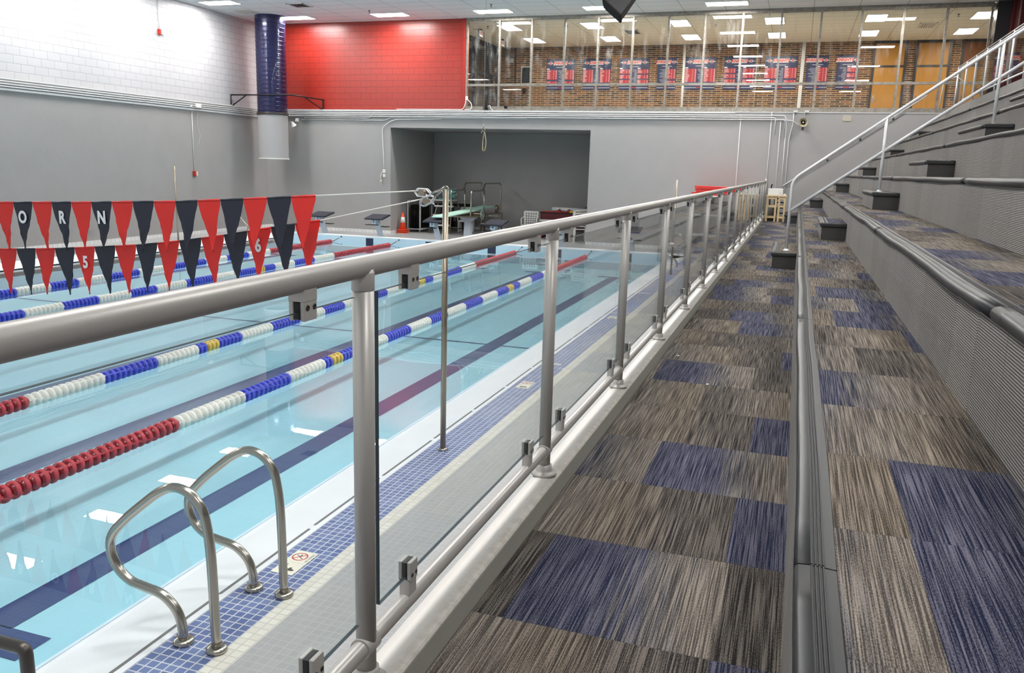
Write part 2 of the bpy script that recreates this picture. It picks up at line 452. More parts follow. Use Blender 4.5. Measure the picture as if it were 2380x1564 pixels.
# gutters: sloped white band with a dark slot along the deck; raised white lip at both ends
b = MB()
b.prism([(PX1+.0,ZW-.03),(PX1+.0,ZW+.012),(PX1+.06,ZW+.016),(-2.93,ZD-.01),(-2.905,ZD+.002),(-2.905,ZD-.3),(PX1,ZD-.3)], Y0, 24.62)
b.prism([(PX0,ZW-.03),(PX0,ZW+.012),(PX0-.06,ZW+.016),(-16.97,ZD-.01),(-17.0,ZD+.002),(-17.0,ZD-.3),(PX0,ZD-.3)], Y0, 24.62)
g = b.build('pool_gutter', m_gutter); struct(g)
b = MB(); y = .6; k = 0
while y < 24.4:
    b.box(-2.915, -2.897, y, y+.93, ZD-.004, ZD+.0065); y += 1.0
b.build('drain_slot', m_slot, g)
b = MB()
b.box(PX0-.5, -2.86, 24.62, 24.9, ZD-.1, ZD+.035, .012); b.box(PX0-.5, -2.86, 25.02, 25.06, ZD-.1, ZD+.012)
struct(b.build('trim_1', m_gutter))
b = MB(); b.box(PX0-.5, -2.905, 1.2, 1.73, ZD-.2, ZD+.035, .012); struct(b.build('trim_2', m_gutter))
b = MB(); nx, ny = 1, 1
b.quad((PX0,PY0,ZW),(PX1+.02,PY0,ZW),(PX1+.02,PY1,ZW),(PX0,PY1,ZW)); struct(b.build('pool_water', m_water))
# gallery curb (painted concrete edge) and the wall under it
b = MB()
b.mat(0).prism([(-.94,-.2),(-.94,.035),(-.93,.050),(-.905,.057),(-.862,.057),(-.838,.052),(-.832,.046),(-.832,-.2)], Y0, D)
b.mat(1).prism([(-.8325,-.02),(-.8325,.044),(-.829,.044),(-.806,.006),(-.803,-.02)], Y0, D)
b.mat(2).box(-.94, -.80, Y0, D, ZD-.1, -.02)
struct(b.build('trim_3', [m_curb, m_curb_face, m_gray]))
# lower far wall with the storage recess
RX0, RX1, RZ, RY = -13.42, -6.37, 2.5, 30.2
b = MB()
b.box(XL, RX0, D, D+.3, ZD-.1, ZL); b.box(RX1, 8.0, D, D+.3, ZD-.1, ZL); b.box(RX0, RX1, D, D+.3, RZ, ZL)
b.box(RX0-.2, RX0, D+.3, RY, ZD-.1, RZ); b.box(RX1, RX1+.2, D+.3, RY, ZD-.1, RZ); b.box(RX0-.2, RX1+.2, RY, RY+.2, ZD-.1, RZ)
b.box(RX0-.2, RX1+.2, D+.3, RY+.2, RZ, RZ+.15)
struct(b.build('wall_far', m_gray))
b = MB(); b.box(XL-.3, XL, Y0, D+.3, ZD-.1, ZL); struct(b.build('wall_left', m_gray))
b = MB(); b.box(XL-.35, XL-.08, Y0, D+.3, ZL, ZC+.1); struct(b.build('wall_upper_left', m_white_block))
WY = D+.12                                   # plane of upper wall and windows
b = MB(); b.box(XL-.1, -10.78, WY, WY+.2, ZL, ZC+.1); struct(b.build('wall_upper_far', m_red_block))
b = MB(); b.box(-10.80, -10.70, WY-.05, WY+.22, ZL, ZC+.02); b.box(-10.86, -10.80, WY-.025, WY, ZL, ZC+.02); struct(b.build('trim_4', m_red))
b = MB(); b.box(XL-.05, 5.0, D-.015, WY+.05, ZL-.015, ZL+.012); b.box(XL-.1, XL+.012, Y0, D, ZL-.015, ZL+.012); struct(b.build('trim_5', m_ledge))
b = MB(); b.box(XL, XL+.05, Y0, D, 2.77, 2.83, .01); b.box(XL, XL+.02, Y0, D, 2.83, 2.95); struct(b.build('trim_6', m_ledge))
# white tile base
b = MB(); b.box(XL, RX0, D-.012, D, ZD, ZD+.10); b.box(RX1, -1.0, D-.012, D, ZD, ZD+.10)
b.box(RX0, RX0+.012, D-.012, RY, ZD, ZD+.10); b.box(RX1-.012, RX1, D-.012, RY, ZD, ZD+.10); b.box(RX0, RX1, RY-.012, RY, ZD, ZD+.10)
struct(b.build('baseboard_far', m_base))
b = MB(); b.box(XL, XL+.012, Y0, D, ZD, ZD+.10); struct(b.build('baseboard_left', m_base))
# ceilings
b = MB(); b.box(XL-.4, 9.0, Y0, WY+.02, ZC, ZC+.1); struct(b.build('ceiling', m_ceiling))
CZ = 5.88; CY = 32.5
b = MB(); b.box(-17.0, 9.0, WY+.02, CY+.1, CZ, CZ+.1); struct(b.build('ceiling_corridor', m_corr_ceiling))
b = MB(); b.box(-17.0, 9.0, CY, CY+.2, ZF-.1, CZ+.05); b.box(-17.2, -17.0, WY+.2, CY, ZF-.1, CZ+.05); struct(b.build('wall_corridor', m_brick))
b = MB(); b.box(-17.0, 9.0, WY+.2, CY, ZF-.1, ZF); b.box(-17.0, 9.0, D+.3, RY+.25, ZF-.25, ZF-.1); struct(b.build('floor_corridor', pmat('corridor_floor', srgb(150, 140, 124), .5)))

# bleacher tiers: carpeted tread, ribbed riser, rubber nosing
def nosing(b, x, z, y0, y1, wob, ph, bulge=1.0, step=.25):
    """rounded rubber bull-nose with a grooved flange lying on the tread"""
    prof = [(.012,-.045),(-.006,-.044),(-.018,-.036),(-.024,-.022),(-.022,-.008),(-.012,.004),(.006,.008),(.030,.008),
            (.031,.011),(.0345,.011),(.0355,.007),(.0385,.007),(.0395,.011),(.043,.011),(.044,.007),(.047,.007),(.048,.011),(.0515,.011),(.0525,.007),(.0555,.007),(.0565,.011),(.060,.011),(.061,.006),(.0665,.005),(.086,.004),(.088,0)]
    ys = []; y = y0
    while y < y1-1e-6: ys.append(y); y += step
    ys.append(y1); prev = None
    for i, yy in enumerate(ys):
        wx = wob*(math.sin(yy*1.9+ph)+.7*math.sin(yy*4.3+ph*2)); wz = wob*.6*math.sin(yy*3.1+ph*3)
        r = [b.bm.verts.new(((x+(px*bulge if px < 0 else px)+(wx if px < .03 else wx*.8)), yy, z+pz+(wz if px < .03 else 0))) for px, pz in prof]
        if prev:
            for k in range(len(prof)-1):
                f = b.face([prev[k], prev[k+1], r[k+1], r[k]])
                if f: f.smooth = k < 8
        else: b.face(r)
        prev = r
    b.face(prev[::-1])
for i in range(1, 8):
    x0 = XT[i]; x1 = XT[i+1]+.03 if i < 7 else 9.0
    b = MB()
    b.mat(1).box(x0, x1, Y0, Y1, ZT[i]-.004, ZT[i]) ; b.mat(0).box(x0, x1, Y0, Y1, ZT[i-1]-.05, ZT[i]-.004)
    t = struct(b.build('bleacher_tier', [m_riser, m_carpet]))
    if i < 7:
        segs = [(Y0,.9),(.905,1.86),(1.865,5.3),(5.305,9.4),(9.405,14.6),(14.605,20.2),(20.205,Y1)] if i == 1 else [(Y0,3.2),(3.205,7.65),(7.655,13.1),(13.105,19.0),(19.005,Y1)]
        for (a, c) in segs:
            b = MB(); nosing(b, x0, ZT[i], a, c, .0025 if i == 1 else .0045, i*1.7+a*.01, .12 if i == 1 else 1.0); b.build('nosing', m_rubber, t)

# aisle half-steps
def step_box(i, ya, yb, label):
    """half step standing on tier i in front of riser i+1"""
    x1 = XT[i+1]; x0 = x1-.32; z0 = ZT[i]; z1 = z0+.222
    t = thing('step_box', label, 'step', (x0+.16, ya, z0), 'aisle half steps')
    b = MB(); b.mat(0).box(x0, x1-.001, ya, yb, z0+.001, z1-.004, faces='lbr'); b.mat(1).box(x0, x1-.001, ya, yb, z0+.001, z1-.004, faces='fk'); b.build('body', [m_riser, m_stepside], t)
    b = MB(); b.box(x0, x1-.001, ya, yb, z1-.004, z1); b.build('tread', m_carpet, t)
    b = MB(); nosing(b, x0, z1, ya, yb, .002, i); b.build('nosing', m_rubber, t)
    b = MB(); b.box(x0-.024, x1-.001, ya-.02, ya+.006, z1-.045, z1+.008, .012, 2); b.build('end_cap', m_rubber_dk, t)
    return t
W = ['gallery floor', 'lowest carpeted tier', 'second carpeted tier', 'third carpeted tier', 'fourth carpeted tier', 'fifth carpeted tier']
for i in range(6):
    ls = ['near aisle half step on the gallery floor under the handrail foot', 'near aisle half step on the lowest carpeted tier, no post on it',
          'near aisle half step with the middle handrail post on it', 'near aisle half step on the third tier, against the gray riser',
          'near aisle half step on the fourth tier, cut off by a nosing below', 'near aisle half step on the fifth tier behind the top handrail post'][i]
    step_box(i, 12.2, 14.05, ls)
    step_box(i, 23.85, 25.7, 'dark half step near the gray end wall on the %s' % W[i])

# ------------------------------------------------------------------ glass guard railing along the gallery
XP, YP, SP, NP = -.8907, 1.624, 1.524, 17
ZR, ZB, RR = 1.079, .161, .0245
rail = thing('guard_railing', 'long glass guard railing on the painted curb between carpeted gallery and pool', 'railing', (XP, 0, .058))
b = MB(); b.tube([(XP, y, ZR) for y in (-1.0, 5, 12, 19, YP+16*SP+.05)], RR, 24); b.build('top_rail', m_alu, rail)
b = MB(); b.tube([(XP, y, ZB) for y in (-1.0, 5, 12, 19, YP+16*SP)], .0215, 20); b.build('bottom_rail', m_alu, rail)
for i in range(-1, NP):
    y = YP+i*SP
    b = MB(); b.tube([(XP, y, .06), (XP, y, ZR-.005 if i < 16 else ZR+.075)], RR, 24); b.tube([(XP,y-.03,ZB),(XP,y+.03,ZB)], .0265, 18)
    po = b.build('post', m_alu, rail)
    b = MB(); b.lathe([(.0255,.101),(.031,.100),(.033,.078),(.036,.071),(.052,.068),(.0535,.064),(.0535,.058)], (XP,y,0), 'Z', 28); b.build('base_flange', m_alu, po)
    b = MB(); b.lathe([(.0255,ZR-.052),(.0259,ZR-.051),(.0259,ZR-.014),(.0240,ZR-.010)], (XP,y,0), 'Z', 24); b.build('collar', m_alu, po)
b = MB(); b.tube([(XP, D-.08, .06), (XP, D-.08, ZR+.06)], RR, 18); b.build('post', m_alu, rail)
for i in range(-1, NP-1):
    ya, yb = YP+i*SP+.062, YP+(i+1)*SP-.040
    b = MB(); b.mat(0).box(XP-.005, XP+.005, ya, yb, .232, 1.016, faces='lrk'); b.mat(1).box(XP-.005, XP+.005, ya, yb, .232, 1.016, faces='tbf')
    b.build('glass_panel', [m_glass, m_glass_edge], rail)
    for yc in (YP+i*SP+.232, YP+(i+1)*SP-.240):
        for top in (True, False):
            z0, z1 = (1.000, 1.062) if top else (.178, .276)
            b = MB(); b.mat(0)
            b.box(XP+.0075, XP+.018, yc-.022, yc+.022, (z0 if top else .222), (1.04 if top else z1), .0015)
            b.box(XP-.018, XP-.0075, yc-.022, yc+.022, (z0 if top else .222), (1.04 if top else z1), .0015)
            if top: b.box(XP-.018, XP+.018, yc-.022, yc+.022, 1.038, 1.062)
            else: b.box(XP-.014, XP+.014, yc-.022, yc+.022, .178, .226)
            b.mat(1).box(XP-.0075, XP+.0075, yc-.021, yc+.021, (z0+.003 if top else .228), (1.036 if top else z1-.003))
            cl = b.build('glass_clamp', [m_clamp, m_gasket], rail)
            b = MB()
            for dy in (-.012, .012): b.lathe([(.006,-.0005),(.006,.0012),(.003,.0012),(.003,.0002)], (XP+.018, yc+dy, 1.026 if top else .238), 'X', 12)
            b.build('screw', m_steel_dk, cl)

# ------------------------------------------------------------------ stair handrail of the near aisle
YH = 12.6
hr = thing('stair_handrail', 'white steel pipe handrail climbing the near aisle of the carpeted tiers', 'handrail', (-.07, YH, .222))
s = .745
b = MB(); b.tube(rounded([(-.07,YH,.224),(-.07,YH,1.23),(3.66,YH,1.23+3.73*s)], .12, 8), .021, 18); b.build('upper_rail', m_white_rail, hr)
b = MB(); b.tube([(-.07,YH,.79),(3.66,YH,.79+3.73*s)], .021, 18); b.build('lower_rail', m_white_rail, hr)
for x, z in ((1.07, ZT[2]+.224), (2.35, ZT[4]+.224), (3.58, ZT[6]+.224)):
    b = MB(); b.tube([(x,YH,z),(x,YH,1.23+(x+.07)*s)], .021, 16); po = b.build('post', m_white_rail, hr)
    b = MB(); b.lathe([(.022,.03),(.03,.012),(.05,.009),(.05,0)], (x,YH,z), 'Z', 22); b.build('base_flange', m_white_rail, po)
b = MB(); b.lathe([(.022,.03),(.03,.012),(.05,.009),(.05,0)], (-.07,YH,.224), 'Z', 22); b.build('base_flange', m_white_rail, hr)
# wall-mounted handrail on the end wall
wr = thing('wall_handrail', 'thin gray handrail on brackets along the end wall beside the tiers', 'handrail', (-.1, D, 1.1))
b = MB(); b.tube(rounded([(-.42,D-.075,.95),(-.3,D-.075,1.03),(3.2,D-.075,1.03+3.5*.72)], .05), .017, 12); b.build('pipe', m_conduit, wr)
for x in (-.1, .77, 1.6, 2.41):
    z = 1.03+(x+.3)*.72-.017
    b = MB(); b.tube(rounded([(x,D-.075,z),(x,D-.075,z-.04),(x,D,z-.055)], .03), .008, 8); b.lathe([(.03,-.012),(.03,0)], (x,D-.001,z-.055), 'Y', 14); b.build('bracket', m_steel_dk, wr)
# upper landing guard
XG = 3.75; g0 = 24.13+1.22; ZG = 4.12
gr = thing('landing_guard', 'white post and glass guard along the top landing above the tiers', 'railing', (XG, 20, ZT[7]))
b = MB(); b.tube([(XG,g0+.0,ZG),(XG,15.2,ZG)], .02, 14); b.build('top_rail', m_white_rail, gr)
b = MB(); b.tube([(XG,g0-1.2,ZT[7]+.11),(XG,15.2,ZT[7]+.11)], .02, 14); b.build('bottom_rail', m_white_rail, gr)
b = MB(); b.box(XG-.02, XG+.02, 15.2, g0, ZG+.05, ZG+.062); b.build('cap_strip', m_alu, gr)
for k in range(8):
    y = g0-k*1.22
    b = MB(); b.tube([(XG,y,ZT[7]),(XG,y,ZG+.055)], .022, 12); b.build('post', m_white_rail, gr)
    b = MB(); b.mat(0).box(XG-.004, XG+.004, y-1.17, y-.05, ZT[7]+.16, ZG-.06); b.build('glass_panel', m_glass, gr)
b = MB(); b.tube(rounded([(XG,g0,ZT[7]+.8),(3.55,D-.3,ZT[7]+.8),(3.5,D-.3,ZT[7]-.02)], .05), .014, 10); b.build('return_rail', m_white_rail, gr)
b = MB(); b.tube([(XG,g0,ZT[7]+.78),(4.35,g0+.1,ZT[7]+.4)], .012, 8); b.build('stay', m_white_rail, gr)

# ------------------------------------------------------------------ windows between hall and corridor
MX = [-10.68]+[-9.534+1.085*i for i in range(14)]
ZTR = 3.9
for i in range(14):
    x0, x1 = MX[i], MX[i+1]
    w = struct(thing('window_%d' % (i+1), None, None, ((x0+x1)/2, WY, ZL)))
    b = MB(); a = .03
    b.box(x0-a, x0+a, WY-.05, WY+.05, ZL+.012, ZC)
    if i == 13: b.box(x1-a, x1+a, WY-.05, WY+.05, ZL+.012, ZC)
    b.build('mullion', m_winframe, w)
    b = MB(); b.box(x0+a, x1-a, WY-.045, WY+.045, ZTR-.035, ZTR+.035); b.build('transom', m_winframe, w)
    b = MB(); b.box(x0+a, x1-a, WY-.04, WY+.04, ZC-.11, ZC); b.build('head', m_winframe, w)
    b = MB(); b.box(x0+a, x1-a, WY-.045, WY+.045, ZL+.012, ZL+.14); b.build('sill_panel', m_winframe, w)
    b = MB(); b.box(x0+a, x1-a, WY-.003, WY+.003, ZTR+.035, ZC-.11); b.build('upper_pane', m_winglass, w)
    b = MB(); b.box(x0+a, x1-a, WY-.003, WY+.003, ZL+.14, ZTR-.035); b.build('lower_pane', m_winglass, w)
# dark red column and the dark glazed side of the corridor
b = MB(); b.box(4.66, 5.02, WY-.2, WY+.15, ZT[7], ZC); struct(b.build('trim_7', m_darkframe))
b = MB(); b.box(5.05, 5.42, WY-.9, WY-.45, ZT[7], ZC, .03); b.box(4.98, 5.1, WY-.5, WY-.2, ZT[7], ZC); struct(b.build('trim_8', m_darkred))
w = struct(thing('window_15', None, None, (5.9, 20, ZT[7])))
b = MB()
for y in (24.6, 23.2, 21.8, 20.4, 19.0): b.box(5.86, 5.94, y-.05, y+.05, ZT[7], ZC)
b.box(5.86, 5.94, 19, 25.6, ZT[7], ZT[7]+.12); b.box(5.86, 5.94, 19, 25.6, ZC-.12, ZC); b.box(5.86, 5.94, 19, 25.6, 5.15, 5.25)
b.build('frame', m_darkframe, w)
b = MB(); b.box(5.897, 5.903, 19, 25.6, ZT[7]+.12, ZC-.12); b.build('pane', m_winglass, w)
b = MB(); b.box(8.9, 9.1, 6, D+.2, ZT[7]-.1, ZC+.05); struct(b.build('wall_right', m_brick))

# corridor partition of dark frames beside the red wall
w = struct(thing('window_16', None, None, (-11.65, 29, ZF)))
XQ = -11.62; b = MB()
for y in (26.9, 28.3, 29.7, 31.1, 32.4): b.box(XQ-.06, XQ+.06, y-.07, y+.07, ZF, CZ)
for z in (CZ-.16, 4.62, 3.95, ZF): b.box(XQ-.055, XQ+.055, 26.75, 32.5, z, z+.14)
b.build('frame', m_darkframe, w)
b = MB(); b.box(XQ-.003, XQ+.003, 26.75, 32.5, ZF+.14, CZ-.16); b.build('pane', m_winglass, w)

# corridor doors
for n, (xa, xb) in enumerate(((2.08, 3.16), (3.42, 4.52), (4.82, 5.92))):
    d = struct(thing('door_%d' % (n+1), None, None, ((xa+xb)/2, CY, ZF)))
    b = MB(); a = .075
    b.box(xa, xa+a, CY-.06, CY, ZF, CZ); b.box(xb-a, xb, CY-.06, CY, ZF, CZ); b.box(xa+a, xb-a, CY-.06, CY, CZ-.09, CZ); b.box(xa+a, xb-a, CY-.06, CY, 5.0, 5.07)
    b.build('door_frame', m_darkframe, d)
    b = MB(); b.box(xa+a, xb-a, CY-.03, CY-.005, 5.07, CZ-.09); b.build('transom_panel', m_door if n < 2 else m_door_dk, d)
    b = MB(); b.box(xa+a, xb-a, CY-.045, CY-.005, ZF, 5.0); sl = b.build('door_leaf', m_door, d)
    b = MB(); b.box(xa+a+.05, xa+a+.10, CY-.055, CY-.045, 3.84, 4.06); b.tube(rounded([(xa+a+.075,CY-.055,3.93),(xa+a+.075,CY-.11,3.93),(xa+a+.2,CY-.11,3.93)], .02), .011, 8); b.build('lever_handle', m_ss, sl)

# ------------------------------------------------------------------ ceiling lights
ORD = ['first','second','third','fourth','fifth','sixth','seventh','eighth','ninth','tenth']
def ceil_light(x, y, label, group, z=ZC, w=1.2, d=.6, lamp=None, name='ceiling_light'):
    t = thing(name, label, 'light', (x, y, z), group)
    b = MB(); f = .03
    for (xa,xb,ya,yb) in ((-w/2,w/2,-d/2,-d/2+f),(-w/2,w/2,d/2-f,d/2),(-w/2,-w/2+f,-d/2+f,d/2-f),(w/2-f,w/2,-d/2+f,d/2-f)): b.box(x+xa,x+xb,y+ya,y+yb,z-.018,z)
    b.build('frame', m_white_pl, t)
    b = MB(); b.box(x-w/2+f, x+w/2-f, y-d/2+f, y+d/2-f, z-.012, z-.002); b.build('diffuser', lamp or m_lamp, t)
    return t
for i, x in enumerate((-16.45, -12.95, -9.4, -5.93, -2.35)):
    ceil_light(x, 25.55, 'ceiling light before the red wall and windows, %s from the blue duct' % ORD[i], 'lights before the far wall')
for i in range(8):
    ceil_light(-17.35, 22.75-2.9*i, 'ceiling light washing the white block wall, %s from the blue duct' % ORD[i], 'lights along the white block wall')
    ceil_light(-2.4, 22.5-3.07*i, 'ceiling light above the tiled deck beside the glass railing, %s from the windows' % ORD[i], 'lights above the deck')
for i in range(5):
    ceil_light(2.35, 24.4-5.9*i, 'ceiling light above the carpeted tiers, %s from the windows' % ORD[i], 'lights above the tiers')
k = 0
for x in (-9.64, -6.8, -3.95, -1.1, 1.76, 4.6):
    for j, y in enumerate((27.85, 30.7)):
        ceil_light(x, y, 'corridor light behind the glass, %s from the exit signs, %s' % (ORD[k//2], 'close to the window' if j == 0 else 'close to the brick'), 'corridor ceiling lights', CZ, .6 if True else 0, 1.2, m_corr_lamp, 'corridor_light')
        k += 1

# vents, access panel, sprinklers
def vent(x, y, z, label, w=.6, d=.6, n=5, group=None):
    t = thing('ceiling_vent', label, 'vent', (x,y,z), group)
    b = MB()
    b.box(x-w/2,x+w/2,y-d/2,y-d/2+.04,z-.02,z); b.box(x-w/2,x+w/2,y+d/2-.04,y+d/2,z-.02,z); b.box(x-w/2,x-w/2+.04,y-d/2,y+d/2,z-.02,z); b.box(x+w/2-.04,x+w/2,y-d/2,y+d/2,z-.02,z)
    b.build('frame', m_white_pl, t)
    b = MB(); b.box(x-w/2+.04,x+w/2-.04,y-d/2+.04,y+d/2-.04,z-.004,z-.001); b.build('opening', m_black, t)
    for i in range(n):
        xx = x-w/2+.04+(i+.5)*(w-.08)/n
        b = MB(); b.obox((xx,y,z-.012), (.05,d-.08,.004), Matrix.Rotation(.6,3,'Y')); b.build('slat', m_white_pl, t)
vent(-15.04, 23.58, ZC, 'square white air vent in the pool ceiling behind the blue duct')
vent(-5.75, 29.3, CZ, 'slatted vent in the corridor ceiling between the lights', .5, .9, 6)
vent(3.32, 29.37, CZ, 'slatted vent in the corridor ceiling over the oak doors', .5, .9, 6)
b = MB(); b.box(-17.75, -17.15, 23.95, 24.55, ZC-.012, ZC, .004); tag(b.build('ceiling_access_panel', pmat('beige_panel', srgb(205, 198, 186), .6)), 'beige square access panel in the white ceiling beside the blue duct', 'panel')
for x, y, z, l in ((-17.45, 24.97, ZC, 'small sprinkler head in the pool ceiling above the blue duct'), (-13.27, 24.76, ZC, 'small sprinkler head in the pool ceiling over the red wall'), (-9.09, 24.51, ZC, 'small sprinkler head in the pool ceiling before the window wall'),
                (-10.3, 27.5, CZ, 'sprinkler head in the corridor ceiling beside the exit signs'), (-7.6, 27.7, CZ, 'sprinkler head in the corridor ceiling between first and second window lights'), (-2.9, 28.3, CZ, 'sprinkler head in the corridor ceiling over the middle boards'), (3.9, 27.6, CZ, 'sprinkler head in the corridor ceiling near the red column')):
    t = thing('sprinkler', l, 'sprinkler', (x,y,z), 'ceiling sprinklers')
    b = MB(); b.lathe([(.04,0),(.04,-.008),(.012,-.012),(.012,-.045)], (x,y,z), 'Z', 12); b.build('stem', m_steel_dk, t)
    b = MB(); b.lathe([(.002,-.07),(.035,-.07),(.035,-.074),(.002,-.076)], (x,y,z), 'Z', 12); b.tube([(x-.014,y,z-.045),(x-.02,y,z-.06),(x,y,z-.072)], .003, 6); b.tube([(x+.014,y,z-.045),(x+.02,y,z-.06),(x,y,z-.072)], .003, 6); b.build('deflector', m_steel_dk, t)

# ------------------------------------------------------------------ blue duct in the corner
DX, DY, DR = -17.2, 25.15, .495
duct = thing('ventilation_duct', 'tall dark blue ribbed round duct hanging in the corner, with a clear gray sleeve', 'duct', (DX, DY, ZC))
m_duct = pmat('dark_blue_painted_metal', srgb(30, 31, 72), .24, .3, Coat_Weight=.4)
prof = []; z = ZC
while z > 2.9:
    prof += [(DR, z), (DR, z-.105), (DR+.012, z-.117), (DR+.012, z-.128)]; z -= .14
b = MB(); b.lathe(prof[::-1], (DX,DY,0), 'Z', 48); b.build('duct_body', m_duct, duct, smooth=35)
b = MB(); b.lathe([(DR-.01,2.80),(DR+.03,2.80),(DR+.035,2.83),(DR+.03,2.87),(DR,2.88),(DR-.01,2.86)], (DX,DY,0), 'Z', 48, True); b.build('collar', m_steel_dk, duct, smooth=40)
def sleeve():
    m = bpy.data.materials.new('clear_gray_plastic_sleeve'); m.use_nodes = True; t = NT(m); bs = t.b
    bs.inputs['Base Color'].default_value = srgb(214, 212, 212); bs.inputs['Roughness'].default_value = .35
    tr = t.new('ShaderNodeBsdfTransparent'); mx = t.new('ShaderNodeMixShader'); mx.inputs[0].default_value = .72
    tl = t.new('ShaderNodeBsdfTranslucent'); tl.inputs[0].default_value = (.8,.8,.8,1); m2 = t.new('ShaderNodeMixShader'); m2.inputs[0].default_value = .45
    t.link(bs.outputs[0], m2.inputs[1]); t.link(tl.outputs[0], m2.inputs[2])
    t.link(tr.outputs[0], mx.inputs[1]); t.link(m2.outputs[0], mx.inputs[2])
    t.link(mx.outputs[0], t.n['Material Output'].inputs[0]); return m
b = MB(); b.lathe([(DR+.005,1.36),(DR+.005,2.83),(DR-.004,2.83),(DR-.004,1.36)], (DX,DY,0), 'Z', 48, True); sl = b.build('sleeve', sleeve(), duct, smooth=40)
b = MB(); b.lathe([(DR-.012,1.33),(DR+.022,1.33),(DR+.022,1.365),(DR-.012,1.365)], (DX,DY,0), 'Z', 48, True); b.build('bottom_ring', m_white_pl, sl, smooth=40)
# dark angle-iron bracket bracing it to both walls
br = thing('duct_bracket', 'dark angle iron bracket bracing the blue duct to the corner walls', 'bracket', (DX, DY, 3.4))
def iron(a, c, r=.022): 
    b.tube([a, c], r, 4)
b = MB(); yb = DY-.56
iron((XL-.05,yb,3.42),(-16.1,yb,3.42)); iron((-16.1,yb,3.42),(-16.1,WY,3.42)); iron((XL-.05,yb,3.42),(XL-.05,yb,3.02)); iron((-16.1,WY-.05,3.42),(-16.1,WY-.05,3.06))
iron((XL-.05,yb,3.04),(-17.85,yb,3.40)); iron((-16.1,WY-.05,3.08),(-16.1,DY+.3,3.40)); b.build('iron_frame', m_black, br)

# ------------------------------------------------------------------ conduits and wall fittings
def pipe(name, pts, r, label, cat, mat=None, corner=.08, group=None, n=8):
    o = MB().tube(rounded(pts, corner), r, n).build(name, mat or m_conduit)
    return tag(o, label, cat, group)
for i, z in enumerate((3.045, 2.985, 2.925, 2.865)):
    pipe('conduit', [(XL+.05, Y0, z), (XL+.05, D-.05, z), ((-.5 if i else -1.95) - (.28 if i == 2 else 0), D-.05, z)] + ([] if i == 0 else [((-.5 if i else -1.95) - (.28 if i == 2 else 0), D-.05, z-.5)]), .0155,
         'gray conduit following the wall ledge around the corner, %s of the four from the top' % ORD[i], 'conduit', group='ledge conduits')
pipe('conduit', [(-16.8,D-.04,2.80),(-14.2,D-.04,2.80),(-14.05,D-.04,2.99),(-9,D-.04,2.955)], .014, 'gray conduit stepping up the far wall beside the white floodlight', 'conduit')
pipe('conduit', [(-16.9,D-.03,2.74),(-13.6,D-.03,2.735),(-13.4,D-.03,2.83),(-8.5,D-.03,2.83)], .013, 'lowest horizontal conduit ending at the floodlight', 'conduit')
pipe('outlet_cable', [(-11.5,D-.03,2.80),(-13.3,D-.03,2.77),(-13.72,D-.03,2.5),(-13.72,D-.02,2.2),(-13.68,D-.02,1.6),(-13.66,D-.02,1.05)], .013, 'white cable dropping to the small socket beside the dark recess', 'cable', m_white_pl, .25)
t = thing('socket_box', 'small white socket box on the gray wall beside the dark recess', 'socket', (-13.66, D, .95))
b = MB(); b.box(-13.71,-13.61,D-.05,D,.96,1.08,.008); b.box(-13.70,-13.62,D-.045,D,.82,.93,.008); b.build('box', m_white_pl, t)
b = MB(); b.tube([(-13.75,D-.04,.98),(-13.78,D-.04,.85),(-13.76,D-.06,.72)], .012, 8); b.obox((-13.76,D-.06,.69),(.05,.05,.07)); b.build('plug', m_cream, t)
for x, z0, zt, l in ((-1.78, ZD+.1, ZL-.1, 'vertical conduit down the end wall nearest the dark recess'), (-.90, .06, ZL+.02, 'vertical conduit down the end wall behind the railing end'), (-.63, .01, 2.83, 'vertical conduit above the white box on the stools, first of three'),
                 (-.47, .01, 2.9, 'vertical conduit above the white box on the stools, second of three')):
    pipe('conduit', [(x, D-.03, zt), (x+.02, D-.03, z0)], .012, l, 'conduit')
pipe('conduit', [(-.28,D-.03,3.09),(-.28,D-.03,2.75),(-.36,D-.03,2.3),(-.33,D-.03,.01)], .016, 'cranked vertical conduit above the white box on the stools, third of three', 'conduit', corner=.1)
# PA horn
def horn(x, y, z, s, label):
    t = thing('loudspeaker_horn', label, 'loudspeaker', (x, y, z))
    b = MB(); m = MB(); m.lathe([(.055,.14),(.055,.10),(.075,.07),(.10,.02),(.125,0),(.118,0),(.09,.03),(.05,.10)], (0,0,0), 'Y', 24, True)
    b.add(m, Matrix.Translation((x,y-.2*s,z)) @ Matrix.Scale(s,4)); b.build('bell', pmat('beige_horn', srgb(172, 160, 134), .4), t, smooth=40)
    b = MB(); m = MB(); m.lathe([(.055,.09),(.02,.09)], (0,0,0), 'Y', 16); b.add(m, Matrix.Translation((x,y-.2*s,z)) @ Matrix.Scale(s,4)); b.build('throat', m_black, t)
    b = MB(); m = MB(); m.lathe([(.002,.02),(.02,.028),(.026,.05),(.02,.09)], (0,0,0), 'Y', 14); b.add(m, Matrix.Translation((x,y-.2*s,z)) @ Matrix.Scale(s,4)); b.build('phase_plug', m_white_pl, t)
    b = MB(); b.box(x-.02*s,x+.02*s,y-.12*s,y,z-.16*s,z-.13*s); b.box(x-.03*s,x+.03*s,y-.01,y,z-.2*s,z-.05*s); b.build('bracket', m_steel_dk, t)
horn(0.0, D, 2.79, 1.05, 'beige square-mouthed loudspeaker horn on the end wall above the stools')
pipe('horn_conduit', [(-.52,D-.04,2.86),(-.3,D-.04,2.84),(-.12,D-.04,2.72),(-.05,D-.04,2.73)], .011, 'short conduit running into the beige loudspeaker horn', 'conduit', corner=.06)
pipe('horn_conduit', [(0.02,D-.03,2.92),(0.02,D-.03,3.09)], .012, 'short vertical conduit rising from the beige loudspeaker horn to the ledge', 'conduit')
